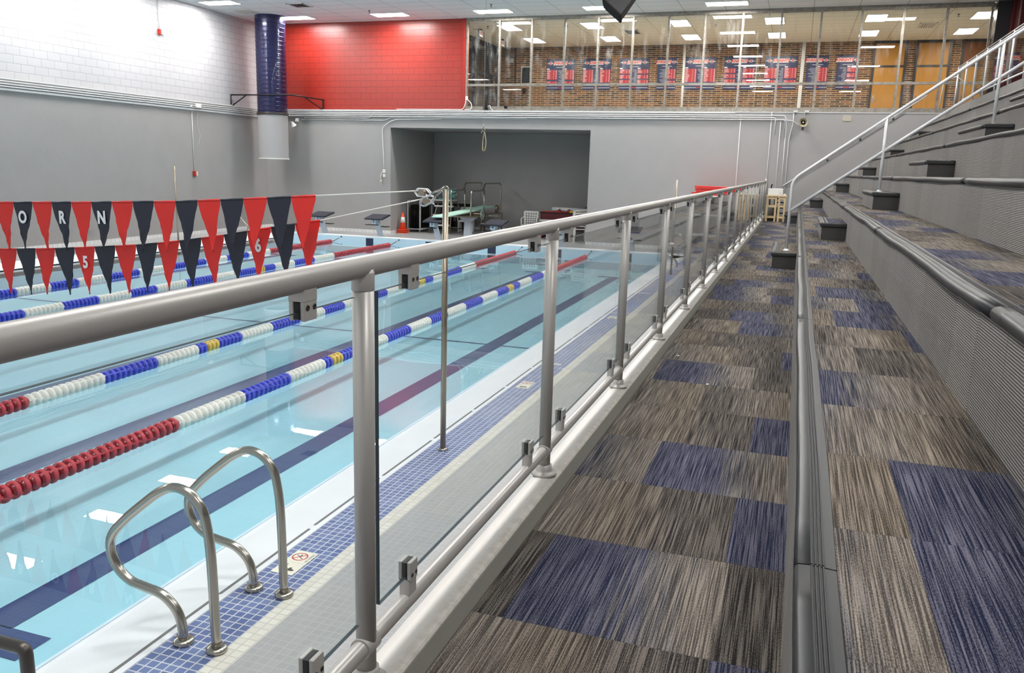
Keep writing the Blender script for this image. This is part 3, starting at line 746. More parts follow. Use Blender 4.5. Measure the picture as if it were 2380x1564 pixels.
for x, l in ((-.28, 'gray junction box on the ledge at the cranked conduit top'), (.03, 'gray junction box on the ledge above the beige horn')):
    b = MB(); b.box(x-.02,x+.1,D-.07,D-.005,ZL-.01,ZL+.06,.006); tag(b.build('junction_box', m_conduit), l, 'box')
b = MB(); b.box(1.06,1.31,D-.012,D,2.84,3.01,.012,2); tag(b.build('wall_plate', pmat('dull_cream_plate', srgb(184,176,162), .5)), 'cream blank plate on the gray end wall under the window frame', 'plate')
# floodlight under the ledge
t = thing('floodlight', 'white flood lamp tilted down on the far wall beside the duct sleeve', 'lamp', (-17.1, D, 2.7))
b = MB(); b.box(-17.16,-17.04,D-.05,D,2.66,2.78,.01); b.tube([(-17.1,D-.05,2.71),(-17.12,D-.12,2.68)], .02, 8); b.build('mount', m_white_pl, t)
b = MB(); m = MB(); m.lathe([(.045,.16),(.06,.1),(.1,.03),(.115,0),(.105,0),(.05,.09)], (0,0,0), 'Z', 20, True); b.add(m, Matrix.Translation((-17.15,D-.18,2.5)) @ Matrix.Rotation(.45,4,'X') @ Matrix.Rotation(-.2,4,'Y')); b.build('lamp_head', m_white_pl, t, smooth=40)
# fire alarms on the left walls
for x, y, z, zt, l in ((XL-.08, 21.35, 4.95, ZC, 'red fire alarm high on the white block wall below a thin conduit'), (XL, 22.5, .8, 2.78, 'red and cream fire alarm low on the gray wall at the end of a conduit')):
    t = thing('fire_alarm', l, 'alarm', (x, y, z))
    b = MB(); b.box(x,x+.09,y-.075,y+.075,z-.08,z+.08,.008); b.build('housing', m_red, t)
    b = MB(); b.box(x+.09,x+.105,y-.01,y+.06,z-.07,z+.075,.004); b.build('strobe', m_cream, t)
    b = MB(); b.tube([(x+.02,y,z+.08),(x+.02,y,zt)], .011, 8); b.build('conduit', m_conduit, t)
t = thing('cable_hook', 'small white fitting with a hanging cord on the gray wall ledge above the low alarm', 'fitting', (XL+.05, 22.6, 2.9))
b = MB(); b.box(XL+.07,XL+.13,22.62,22.85,2.86,2.98,.01); b.tube([(XL+.10,22.65,2.9),(XL+.12,22.45,2.92),(XL+.10,22.3,2.86)], .012, 6); b.build('clip', m_white_pl, t)
b = MB(); b.tube(smoothpath([(XL+.03,22.75,2.86),(XL+.02,22.75,2.3),(XL+.02,22.85,2.0),(XL+.02,22.72,1.7)]), .004, 5); b.build('cord', m_cream, t)
b = MB(); b.box(XL,XL+.03,17.98,18.16,-.76,-.69,.004); tag(b.build('outlet_cover', m_gray), 'small gray outlet cover low on the gray wall above the tile base', 'outlet')
# cables and camera on the ledge at the first window
pipe('ledge_cable', [(-10.66,D+.05,3.45),(-10.68,D+.04,3.3),(-10.75,D+.02,ZL+.03),(-13.2,D+.02,ZL+.03)], .014, 'white cable running along the ledge below the red wall', 'cable', m_white_pl, .15)
pipe('ledge_cable', [(-10.62,D+.05,3.45),(-10.45,D+.03,3.3),(-10.45,D+.02,3.12),(-10.7,D+.02,ZL+.03)], .014, 'white cable looping beside the red wall corner', 'cable', m_white_pl, .15)
b = MB(); b.box(-10.68,-10.6,D+.03,D+.07,3.42,3.54,.006); tag(b.build('cable_box', m_white_pl), 'tiny white box where two cables start at the red wall corner', 'box')
t = thing('timing_box', 'small black and gray cable box standing on the ledge under the first window', 'box', (-9.95, D, ZL+.012))
b = MB(); b.box(-10.04,-9.97,D,D+.08,ZL+.012,3.24); b.build('box', m_steel_dk, t)
b = MB(); b.box(-9.96,-9.9,D+.005,D+.09,ZL+.012,3.23); b.build('black_box', m_black, t)
b = MB(); b.tube(rounded([(-9.9,D+.04,3.2),(-9.8,D+.04,3.26),(-9.78,D+.03,3.15),(-9.7,D+.03,ZL+.02)], .06), .011, 8); b.build('cable', m_white_pl, t)
t = thing('ledge_camera', 'small black round camera on a foot on the window ledge', 'camera', (-9.25, D, ZL+.012))
b = MB(); b.tube([(-9.25,D+.02,ZL+.012),(-9.25,D+.02,ZL+.07)], .012, 8); b.lathe([(.04,ZL+.012),(.04,ZL+.02)], (-9.25,D+.02,0), 'Z', 14); b.build('foot', m_conduit, t)
b = MB(); b.lathe([(.03,.03),(.055,.02),(.058,-.02),(.02,-.025)], (-9.25,D+.02,ZL+.12), 'Y', 18); b.build('head', m_black, t)
b = MB(); b.lathe([(.018,-.03),(.002,-.03)], (-9.25,D+.02,ZL+.12), 'Y', 12); b.build('lens', m_white_pl, t)

# ------------------------------------------------------------------ black ceiling loudspeaker
SX, SY, SZ = -3.40, 16.0, 4.32
t = thing('ceiling_loudspeaker', 'black loudspeaker hanging tilted from the ceiling in front of the windows', 'loudspeaker', (SX, SY, ZC))
R = Matrix.Rotation(math.radians(40),3,'Y') @ Matrix.Rotation(math.radians(-14),3,'X')
def P(x, y, z): return Vector((SX,SY,SZ)) + R @ Vector((x,y,z))
b = MB()
A = [P(*p) for p in ((-.15,-.13,.3),(.15,-.13,.3),(.15,.13,.3),(-.15,.13,.3))]; B = [P(*p) for p in ((-.21,-.17,-.18),(.21,-.17,-.18),(.21,.17,-.18),(-.21,.17,-.18))]
va = [b.bm.verts.new(p) for p in A]; vb = [b.bm.verts.new(p) for p in B]
b.face(va); b.face(vb[::-1])
for i in range(4): b.face([va[i],va[(i+1)%4],vb[(i+1)%4],vb[i]])
b.build('cabinet', m_black, t)
b = MB(); b.obox(P(0,0,-.205), (.45,.36,.05), R, .008); b.build('grille', pmat('black_grille', srgb(26,24,23), .8, spec=.2), t)
b = MB(); b.obox(P(-.12,-.02,.38), (.30,.26,.22), R, .02); b.build('driver_housing', m_black, t)
b = MB(); m = MB(); m.lathe([(.034,0),(.034,-.012),(.012,-.012),(.012,-.006)], (0,0,0), 'Y', 16); b.add(m, Matrix.Translation(P(.02,-.152,.07)) @ R.to_4x4()); b.build('logo_badge', m_ss, t)
b = MB(); b.tube([P(-.15,0,.45), (SX-.1,SY,ZC-.3), (SX-.1,SY,ZC)], .025, 8); b.lathe([(.09,ZC-.02),(.09,ZC)], (SX-.1,SY,0), 'Z', 12); b.build('hanger', m_black, t)

# ------------------------------------------------------------------ corridor things seen through the glass
m_bnavy = pmat('record_board_navy', srgb(34, 40, 84), .35); m_bred = pmat('record_board_red', srgb(176, 30, 40), .35); m_bwhite = pmat('record_board_white', srgb(226, 226, 230), .4); m_bor = pmat('record_board_orange_red', srgb(226, 74, 56), .35)
YB = CY-.03
def star(b, x, z, r, y):
    for k in range(4):
        a = PI/8+k*PI/4*1.0
        d = Vector((math.cos(a),0,math.sin(a)*.75))*r; n = Vector((-math.sin(a),0,math.cos(a)))*r*.13; c = Vector((x,y,z))
        vs = [c+d, c+n, c-d, c-n]; b.face([b.bm.verts.new(v) for v in vs])
def board(x0, x1, narrow, seed, label):
    rnd = random.Random(seed); zt, zb = 5.42, 4.28; w = x1-x0; xc = (x0+x1)/2
    t = thing('record_board', label, 'board', (xc, CY, zb), 'record boards on the brick wall')
    b = MB(); b.box(x0,x1,YB,CY-.002,zb,zt); b.build('panel', m_bnavy, t)
    tx = xc if not narrow else xc-.12
    b = MB(); b.mesh(text_mesh('KNIGHTS', .135, .004, .006), frame((tx, YB-.006, 5.27), (1,0,0), (.12,0,1))); ti = b.build('title', m_bor, t)
    b = MB(); b.prism([(tx-.29,5.20),(tx+.25,5.20),(tx+.29,5.34),(tx-.25,5.34)], YB-.004, YB); b.build('title_plate', m_bwhite, ti)
    for sx in ((-1, 1) if not narrow else (1,)):
        ex = xc+sx*w*.36
        b = MB(); star(b, ex, 5.27, .12, YB-.003); b.box(ex-.15,ex+.15,YB-.003,YB-.001,5.262,5.275); e = b.build('emblem', m_bwhite, t)
        b = MB(); b.prism([(ex-.035,5.30),(ex+.035,5.30),(ex+.03,5.25),(ex,5.225),(ex-.03,5.25)], YB-.006, YB-.002); b.build('shield', m_bor, e)
    rows = [(5.02, 4.66), (4.60, 4.44)] if seed % 3 == 0 else [(5.02, 4.55), (4.51, 4.44)] if seed % 3 == 1 else [(5.02, 4.86), (4.82, 4.68), (4.64, 4.50), (4.48, 4.44)]
    cols = [(x0+.01, x0+w*.38), (x0+w*.62, x1-.01)] if not narrow else [(x0+w*.47, x1-.02)]
    b = MB(); b2 = MB(); b.box(xc-.18,xc+.18,YB-.003,YB,5.11,5.125)
    for (ca, cb) in cols:
        b.box(ca, ca+.11, YB-.003, YB, 5.035, 5.075)
        for (za, zc) in rows:
            b2.box(ca, cb, YB-.002, YB, zc, za)
            z = za-.018
            while z > zc+.01:
                l = rnd.uniform(.08,.17); b.box(ca+.01, ca+.01+l, YB-.004, YB-.001, z-.006, z+.004)
                b.box(cb-.055, cb-.01, YB-.004, YB-.001, z-.006, z+.004); b.box(cb-.15, cb-.13, YB-.004, YB-.001, z-.006, z+.004); z -= .034
    ma, mb_ = (x0+w*.41, x0+w*.59) if not narrow else (x0+.05, x0+w*.44)
    z = 5.0
    while z > 4.45:
        l = rnd.uniform(.3,1)*(mb_-ma); b.box(mb_-l, mb_, YB-.003, YB-.001, z-.006, z+.004); z -= .045
    b.box(x0+.01, xc-.1, YB-.003, YB, 4.345, 4.36); b.box(xc+.1, x1-.01, YB-.003, YB, 4.345, 4.36)
    b2.box(xc-.09, xc+.09, YB-.003, YB, 4.335, 4.372)
    b2.build('red_columns', m_bred, t); b.build('printed_lines', m_bwhite, t)
BX = [(-9.67,-8.55,0),(-8.22,-7.13,0),(-6.79,-5.67,0),(-5.35,-4.65,1),(-4.33,-3.21,0),(-2.92,-1.83,0),(-1.5,-.38,0),(-.06,.66,1),(.95,1.66,1)]
BL = ['record board on the corridor brick nearest the black plaque', 'record board on the corridor brick, second from the black plaque', 'record board on the corridor brick, third from the black plaque',
      'narrow record board on the corridor brick next to the single white vertical pipe', 'wide record board just past the white vertical pipe', 'record board crossed by reflected ceiling lights beside the thin red pipe',
      'wide record board between the thin red pipe and the gray vertical strip', 'narrow record board just past the gray vertical strip', 'narrow record board nearest the oak doors']
for i, (a, c, nr) in enumerate(BX): board(a, c, nr, i, BL[i])
t = thing('plaque', 'black plaque in a silver frame on the corridor brick wall', 'plaque', (-10.48, CY, 4.5))
b = MB(); b.box(-10.72,-10.28,CY-.03,CY-.002,4.5,5.17); b.build('frame', m_alu, t)
b = MB(); b.box(-10.68,-10.32,CY-.036,CY-.03,4.54,5.13); b.build('black_panel', m_black, t)
pipe('wall_pipe', [(-4.38,CY-.05,CZ-.02),(-4.36,CY-.05,ZF)], .05, 'white vertical pipe on the corridor brick between record boards', 'pipe', m_white_pl)
b = MB(); b.box(-.27,-.15,CY-.05,CY-.002,ZF,CZ); tag(b.build('wall_strip', m_conduit), 'pale gray vertical strip on the corridor brick before the narrow boards', 'trim')
pipe('thin_pipe', [(-1.66,CY-.03,CZ),(-1.66,CY-.03,4.95)], .022, 'thin dark red pipe on the corridor brick between two wide boards', 'pipe', m_darkred)
pipe('thin_pipe', [(-10.97,CY-.03,CZ),(-10.93,CY-.03,4.45)], .022, 'thin dark red pipe on the corridor brick beside the black plaque', 'pipe', m_darkred)
b = MB(); b.box(-11.2,-11.05,CY-.03,CY-.002,5.33,5.48); tag(b.build('wall_box', pmat('pale_blue_gray_box', srgb(170,184,184), .5)), 'small pale square box high on the corridor brick beside the red pipe', 'box')
pipe('wall_cable', [(-1.78,CY-.03,CZ),(-1.76,CY-.03,ZF+.2)], .008, 'thin pale cable down the corridor brick beside the red pipe', 'cable', m_cream)
b = MB(); b.box(-10.62,-10.5,CY-.09,CY-.002,4.16,4.34,.01); tag(b.build('call_box', m_black), 'small black box low on the corridor brick under the plaque', 'box')
for i, (x, y) in enumerate(((-10.76, 28.0), (-10.77, 30.3))):
    t = thing('exit_sign', ['red lettered exit sign hanging from the corridor ceiling near the first window, closer one', 'red lettered exit sign hanging beyond the first one, near the corridor brick'][i], 'sign', (x, y, CZ), 'exit signs')
    b = MB(); b.box(x-.03,x+.03,y-.16,y+.16,CZ-.26,CZ-.04,.006); b.box(x-.05,x+.05,y-.06,y+.06,CZ-.04,CZ); b.build('housing', m_black, t)
    b = MB(); b.box(x+.03,x+.034,y-.15,y+.15,CZ-.25,CZ-.05); b.build('face', m_bwhite, t)
    b = MB(); b.mesh(text_mesh('EXIT', .13, .002, .002), frame((x+.037, y, CZ-.15), (0,1,0), (0,0,1))); b.build('letters', m_bred, t)
b = MB(); b.mat(0).box(5.5,6.6,CY-.03,CY-.002,4.28,5.42); o = b.build('record_board', m_bnavy); tag(o, 'record board seen through the landing guard beyond the oak doors', 'board', 'record boards on the brick wall')
b = MB(); b.box(5.55,6.05,YB-.004,YB,4.35,5.1); b.build('red_columns', m_bred, o); b = MB(); b.mesh(text_mesh('KNIGHTS', .135, .004, .006), frame((6.05, YB-.006, 5.27), (1,0,0), (.12,0,1))); b.build('title', m_bor, o)
b = MB()
for k in range(18): b.box(5.58,5.85+.01*(k%5),YB-.007,YB-.004,5.06-.04*k,5.072-.04*k); b.box(6.1,6.5,YB-.004,YB-.001,5.06-.04*k,5.07-.04*k)
b.build('printed_lines', m_bwhite, o)

# ------------------------------------------------------------------ lane ropes
def fmats(n, rim, body):
    return [pmat(n+'_float_rim', rim, .45, spec=.4), pmat(n+'_float_cup', body, .12, spec=.6)]
FMAT = dict(r=fmats('red', srgb(190, 66, 76), srgb(128, 16, 30)), w=fmats('white', srgb(238, 236, 229), srgb(224, 220, 208)), b=fmats('blue', srgb(74, 86, 206), srgb(30, 40, 168)), y=fmats('yellow', srgb(230, 200, 104), srgb(196, 150, 40)))
m_fred = FMAT['r'][1]
SEG = [(6.32,'r'),(7.35,'w'),(8.30,'b'),(9.10,'w'),(9.29,'b'),(9.52,'y'),(10.0,'b'),(10.8,'w'),(11.6,'b'),(12.4,'w'),(13.15,'b'),(14.05,'w'),(14.9,'b'),(15.8,'w'),(16.5,'b'),(16.85,'y'),(17.3,'b'),(18.2,'w'),(19.2,'b'),(20.2,'w'),(30,'r')]
def float_bm(n=18, lean=False):
    """one wave-breaking float: a glossy cupped body inside a thick matt rim, with four ribs running to the next float"""
    b = MB()
    b.mat(1).lathe([(.012,-.043),(.046,-.043),(.060,-.034),(.066,-.014),(.067,0),(.066,.014),(.060,.034),(.046,.043),(.012,.043)], (0,0,0), 'Y', n)
    b.mat(0).lathe([(.060,-.021),(.071,-.019),(.0745,-.011),(.0745,.011),(.071,.019),(.060,.021)], (0,0,0), 'Y', n)
    for k in range(3):
        a = k*PI*2/3; d = Vector((math.cos(a),0,math.sin(a))); q = Vector((-math.sin(a),0,math.cos(a)))
        A = []
        for y, wd, r0, r1 in ((-.044,.013,.036,.058),(-.018,.010,.05,.0715),(.018,.010,.05,.0715),(.044,.013,.036,.058)):
            A.append([b.bm.verts.new(d*r+q*w_+Vector((0,y,0))) for r, w_ in ((r0,-wd),(r1,-wd*.8),(r1,wd*.8),(r0,wd))])
        for P_, Q_ in zip(A, A[1:]):
            for i in range(3): b.face([P_[i],P_[i+1],Q_[i+1],Q_[i]])
        b.face(A[0]); b.face(A[-1][::-1])
    return b
FL = {}
for k, ms in FMAT.items():
    b = float_bm(); bmesh.ops.recalc_face_normals(b.bm, faces=b.bm.faces)
    me = bpy.data.meshes.new('float'); b.bm.to_mesh(me); b.bm.free()
    for m in ms: me.materials.append(m)
    FL[k] = me
RN = ['lane rope of red, white and blue floats nearest the glass railing', 'lane rope of colored floats, second from the glass railing', 'lane rope of colored floats mostly hidden behind the top rail', 'lane rope of colored floats passing behind the tips of the lower flags', 'lane rope of colored floats farthest from the glass railing']
RX = [-5.50, -7.33, -9.60, -11.45, -13.25]      # near ends; the ropes drift a little across their lanes
RE = [-5.72, -7.93, -10.03, -12.15, -14.27]
# where along each rope the photograph's view shows it (near end of the part in view)
RY0 = [4.2, 6.0, 8.0, 9.6, 11.4]
for i, x in enumerate(RX):
    zf = ZW+.028; t = thing('lane_rope', RN[i], 'lane rope', (x, PY0, zf), 'lane ropes')
    b = MB(); b.tube([(x,PY0,zf+.05),(x,PY0+.5,zf),(x,PY1-.55,zf),(x,PY1,zf+.1)], .006, 6); b.build('cable', m_steel_dk, t)
    b = MB(); b.tube([(x,PY1-.75,zf),(x,PY1-.55,zf),(x,PY1-.2,zf+.065)], .012, 6); b.build('tensioner', m_fred, t)
    b = MB(); b.lathe([(.02,-.015),(.02,.015)], (x,PY1-.02,zf+.1), 'Y', 10); b.build('anchor_hook', m_black, t)
    ys = []; y = PY0+.55; pitch = .0885
    while y < PY1-.72: ys.append(y); y += pitch
    def col(y):
        for e, c in SEG:
            if y < e: return c
    vis = [q for q in ys if q >= RY0[i]][:100]; rest = [q for q in ys if q not in vis]
    t.rotation_euler = (0, 0, math.atan2(-(RE[i]-x), PY1-PY0))
    for q in vis:
        o = bpy.data.objects.new('float', FL[col(q)]); COL.objects.link(o); o.parent = t
        o.location = (0, q-PY0, 0); o.rotation_euler = (random.uniform(-.03,.03), (q*1.9+.5*math.sin(q*3))%6.28, random.uniform(-.05,.05))
    b = MB(); mi = {'r':0,'w':1,'b':2,'y':3}
    for q in rest:
        f = float_bm(14)
        for fc in f.bm.faces: fc.material_index += 2*mi[col(q)]
        b.add(f, Matrix.Translation((x,q,zf)) @ Matrix.Rotation(random.uniform(0,6.28),4,'Y'))
    b.build('floats', FMAT['r']+FMAT['w']+FMAT['b']+FMAT['y'], t)['kind'] = 'stuff'

# ------------------------------------------------------------------ backstroke flags and poles
def pole(x, y, z0, z1, label, r=.0245, eye=True):
    t = thing('flag_pole', label, 'pole', (x, y, z0), 'backstroke flag poles')
    b = MB(); b.tube([(x,y,z0),(x,y,z1)], r, 16); b.build('tube', m_ss_brown, t)
    b = MB(); b.lathe([(.026,z0+.02),(.045,z0+.012),(.048,z0)], (x,y,0), 'Z', 18); b.build('floor_flange', m_ss, t)
    if eye:
        b = MB(); n = 10; b.tube([(x+.025*math.cos(PI*k/n), y, z1+.025*math.sin(PI*k/n)) for k in range(n+1)], .005, 6); b.build('eye_loop', m_ss, t)
    return t
PXN, PYN = -2.72, 6.36
pole(PXN, PYN, ZD, 1.105, 'brown stainless flag pole on the blue tiles with two tensioners hooked at its top')
pole(-2.68, 20.0, ZD, 1.10, 'slim stainless flag pole far down the blue tile strip', eye=False)
pole(-17.2, 20.2, ZD, 1.05, 'slim stainless flag pole on the far deck before the gray wall', eye=False)
pole(-17.2, PYN, ZD, 1.05, 'stainless flag pole holding the other ends of the flag lines')
m_flag_r = pmat('red_flag_vinyl', srgb(222, 42, 34), .45); m_flag_b = pmat('dark_navy_flag_vinyl', srgb(34, 36, 50), .4); m_cord = pmat('white_cord', srgb(225, 222, 214), .6); m_let = pmat('white_flag_letter', srgb(240, 240, 240), .5)
def lerp(tab, x):
    for (xa, za), (xb, zb) in zip(tab, tab[1:]):
        if xb <= x <= xa: return za+(zb-za)*(x-xa)/(xb-xa)
    return tab[-1][1]
def flags(tab, y, x_first, pitch, n, start_red, letters, zend, label, seed):
    rnd = random.Random(seed)
    t = thing('flag_line', label, 'flag line', (PXN, y, 1.05), 'backstroke flag lines')
    b = MB(); pts = [(x, y, lerp(tab, x)) for x in [tab[0][0]-.25*k for k in range(int((tab[0][0]+17.2)/.25))]] + [(-17.2, y, 1.0)]
    b.tube(pts, .005, 6); b.build('cord', m_cord, t)
    for i in range(n):
        xr = x_first-i*pitch; xl = xr-pitch*.985; red = (i % 2 == 0) == start_red
        L = .47; lean = rnd.uniform(-.03,.03); ph = rnd.uniform(0,6); am = rnd.uniform(.006,.016)
        NU, NV = 7, 12; G = []
        b = MB()
        for side in (-.0012, .0012):
            g = []
            for v in range(NV+1):
                q = v/NV; row = []
                for u in range(NU+1):
                    p = u/NU
                    xt = xl+(xr-xl)*p; xm = (xl+xr)/2
                    # straight hem for the first few percent, then tapering to the tip
                    k = max(0, (q-.06)/.94); xx = xt*(1-k)+(xm+lean)*k
                    zz = lerp(tab, xt)*(1-q)+(lerp(tab, xm)-L)*q
                    dy = am*math.sin(q*7+ph)*q+.006*math.sin(p*5+q*9+ph)*q + (.004*math.sin(q*26+p*8+ph) if q > .35 else 0)
                    dx = .006*math.sin(q*11+ph)*q
                    row.append(b.bm.verts.new((xx+dx*k, y+dy+side, zz)))
                g.append(row)
            G.append(g)
            for v in range(NV):
                for u in range(NU):
                    f = b.face([g[v][u],g[v][u+1],g[v+1][u+1],g[v+1][u]])
                    if f: f.smooth = True
        b.tube([(xl,y,lerp(tab,xl)),(xr,y,lerp(tab,xr))], .009, 8)
        fl = b.build('flag', m_flag_r if red else m_flag_b, t)
        if i in letters:
            xm = (xl+xr)/2; zc = lerp(tab, xm)-.150
            b = MB(); b.mesh(text_mesh(letters[i], .165, .0015, .006), frame((xm+lean*.3, y-.013, zc), (.82,0,.02), (0,0,1)) @ Matrix.Diagonal((.78,1.0,1,1)))
            b.build('letter', m_let, fl)
    return t
T1 = [(PXN-.25,1.085),(-3.94,1.01),(-4.46,.97),(-4.95,.935),(-5.45,.90),(-5.94,.88),(-6.43,.855),(-6.94,.835),(-7.42,.815),(-8.5,.785),(-10.5,.77),(-13,.84),(-17.2,1.0)]
T2 = [(PXN-.25,1.02),(-3.93,.80),(-4.5,.70),(-5.03,.60),(-5.53,.52),(-6.02,.455),(-6.5,.41),(-7.0,.365),(-7.5,.33),(-8.5,.28),(-10.5,.27),(-13,.45),(-17.2,1.0)]
flags(T1, PYN, -3.94, .2475, 24, True, {9:'N', 11:'R', 13:'O', 15:'B'}, 1.0, 'upper line of red and navy pennant flags lettered O R N over the pool', 3)
flags(T2, PYN+.16, -4.0, .2575, 23, True, {2:'6', 10:'5', 18:'4'}, 1.0, 'lower line of red and navy pennant flags numbered 5 and 6 over the pool', 5)
# rope tensioners
for i, (dx, dz, tilt) in enumerate(((-.2, -.02, .1), (-.2, -.085, .5))):
    y = PYN+.16*i*.5; cx, cz = PXN+dx, 1.09+dz
    t = thing('flag_tensioner', ['silver ratchet tensioner of the upper flag line at the pole top', 'silver ratchet tensioner of the lower flag line, hanging just under the other'][i], 'tensioner', (cx, y, cz), 'flag line tensioners')
    M = Matrix.Translation((cx,y,cz)) @ Matrix.Rotation(-tilt if i else .05,4,'Y')
    def TP(x, yy, z): return M @ Vector((x,yy,z))
    for s_ in (-.02, .02):
        b = MB(); b.tube([TP(*p) for p in ((-.075,s_*.4,0),(-.045,s_,.032),(.03,s_,.034),(.055,s_,.012),(.075,s_,0),(.055,s_,-.016),(.03,s_,-.03),(-.045,s_,-.03),(-.075,s_*.4,0))], .0055, 6); b.build('side_frame', m_white_rail, t)
    b = MB(); m = MB(); m.lathe([(.028,-.02),(.028,-.014),(.018,-.012),(.018,.012),(.028,.014),(.028,.02)], (-.012,0,0), 'Y', 18); b.add(m, M); b.build('drum', m_ss_brown, t)
    b = MB(); b.tube([TP(.07,0,0),(PXN-.05,y,1.10),(PXN-.01,PYN,1.125)], .008, 8); b.build('hook', m_ss, t)
    b = MB(); b.tube([TP(.0,.03,.0),TP(.03,.03,-.05)], .007, 6); b.build('handle', m_white_rail, t)

# ------------------------------------------------------------------ grab rails and the corner rail
for i, y in enumerate((3.13, 3.72)):
    t = thing('grab_rail', ['bent stainless pool ladder rail closest to the bottom corner pipe', 'bent stainless pool ladder rail beside the no diving tile'][i], 'grab rail', (-2.67, y, ZD), 'pool ladder rails')
    pts = [(-2.765,y,ZD+.02),(-2.77,y,-1.03),(-2.80,y,-.95),(-2.88,y,-.885),(-3.0,y,-.862),(-3.08,y,-.845),(-3.155,y,-.79),(-3.195,y,-.70),(-3.18,y,-.61),(-3.09,y,-.51),(-2.96,y,-.40),(-2.86,y,-.325),(-2.77,y,-.287),(-2.68,y,-.305),(-2.612,y,-.375),(-2.585,y,-.47),(-2.57,y,-.62),(-2.565,y,-.9),(-2.563,y,ZD+.02)]
    b = MB(); b.tube(smoothpath(pts, 4), .0245, 18); b.build('tube', m_ss, t)
    for x in (-2.765, -2.563):
        b = MB(); b.lathe([(.027,.026),(.047,.024),(.053,.016),(.053,0)], (x,y,ZD+.001), 'Z', 24); b.build('escutcheon', m_ss, t)
t = thing('corner_rail', 'dark stainless pipe rail with a squared corner standing at the pool edge', 'rail', (-2.68, 2.2, ZD))
b = MB(); b.tube(rounded([(-2.71,2.2,ZD+.01),(-2.71,2.2,-.605),(-3.7,2.2,-.605),(-3.7,2.2,ZD)], .03, 4), .026, 16); b.build('pipe', m_steel_dk, t)

# far pool ladder by the left deck
t = thing('grab_rail', 'bent stainless ladder rail at the far pool corner glimpsed between the flags', 'grab rail', (-17.0, 22.6, ZD), 'pool ladder rails')
b = MB(); b.tube(smoothpath([(-17.2,22.6,ZD),(-17.2,22.6,-.5),(-17.0,22.6,-.35),(-16.6,22.6,-.7),(-16.5,22.6,-.85),(-16.6,22.6,-1.0),(-16.9,22.6,ZD)], 4), .022, 10); b.build('tube', m_ss, t)
t = thing('grab_rail', 'bent stainless ladder rail near the far end of the blue tiles behind the glass', 'grab rail', (-2.7, 21.6, ZD), 'pool ladder rails')
b = MB(); b.tube(smoothpath([(-2.75,21.6,ZD),(-2.77,21.6,-1.0),(-2.9,21.6,-.87),(-3.1,21.6,-.83),(-3.18,21.6,-.68),(-2.9,21.6,-.36),(-2.7,21.6,-.30),(-2.6,21.6,-.5),(-2.57,21.6,ZD)], 5), .022, 10); b.build('tube', m_ss, t)

# ------------------------------------------------------------------ tiles with pictograms in the deck
m_sign = pmat('cream_sign_tile', srgb(236, 232, 214), .35); m_pict = pmat('dark_pictogram', srgb(70, 66, 62), .5); m_pred = pmat('red_pictogram', srgb(190, 60, 62), .5)
def disc_ring(b, cx, cy, z, r0, r1, n=28):
    for k in range(n):
        a, c = 2*PI*k/n, 2*PI*(k+1)/n
        b.quad((cx+r0*math.cos(a),cy+r0*math.sin(a),z),(cx+r1*math.cos(a),cy+r1*math.sin(a),z),(cx+r1*math.cos(c),cy+r1*math.sin(c),z),(cx+r0*math.cos(c),cy+r0*math.sin(c),z))
for i, y in enumerate((4.085, 8.74, 13.55)):
    x0, x1 = -2.803, -2.655; z = ZD+.003
    t = thing('no_diving_tile', 'cream no diving tile in the blue strip %s' % ('behind the second ladder rail', 'between first and second railing posts', 'in the third railing bay')[i], 'tile', ((x0+x1)/2, y, ZD), 'no diving tiles')
    b = MB(); b.box(x0,x1,y,y+.148,ZD-.002,z); b.box(x0,x1,y-.148,y-.002,ZD-.002,z); b.build('tile_pair', m_sign, t)
    cx, cy = x0+.062, y+.076
    b = MB(); disc_ring(b, cx, cy, z+.0006, .042, .051); b.quad((cx-.036,cy-.030,z+.0007),(cx-.030,cy-.036,z+.0007),(cx+.036,cy+.030,z+.0007),(cx+.030,cy+.036,z+.0007)); b.build('prohibition_ring', m_pred, t)
    b = MB()
    b.quad((cx-.004,cy+.03,z+.0005),(cx+.004,cy+.03,z+.0005),(cx+.008,cy-.005,z+.0005),(cx-.002,cy-.005,z+.0005)); b.quad((cx-.002,cy-.004,z+.0005),(cx+.008,cy-.004,z+.0005),(cx+.03,cy-.018,z+.0005),(cx+.026,cy-.024,z+.0005))
    b.quad((cx-.03,cy+.012,z+.0005),(cx-.028,cy+.018,z+.0005),(cx+.004,cy+.004,z+.0005),(cx,cy-.002,z+.0005)); b.build('diver', m_pict, t)
    b = MB(); b.mesh(text_mesh('NO DIVING', .021, .0002), frame((x1-.016, cy, z+.0006), (0,1,0), (-1,0,0))); b.build('words', m_pict, t)
    b = MB(); b.prism([(x0+.03,y-.10),(x0+.055,y-.075),(x0+.08,y-.082),(x0+.085,y-.066),(x0+.1,y-.066),(x0+.102,y-.082),(x0+.125,y-.088),(x0+.12,y-.105),(x0+.09,y-.108),(x0+.05,y-.125)], z, z+.0006, 'Z')
    b.prism([(x0+.02,y-.03),(x0+.05,y-.028),(x0+.05,y-.036),(x0+.02,y-.038)], z, z+.0006, 'Z'); b.build('depth_pictogram', m_pict, t)
for i, y in enumerate((9.85, 13.95, 16.57)):
    b = MB(); b.box(-2.84,-2.62,y,y+.05,ZD-.002,ZD+.003); tag(b.build('distance_bar', m_sign), 'short cream bar set across the blue deck tiles, %s from the ladder rails' % ORD[i], 'tile', 'deck distance bars')

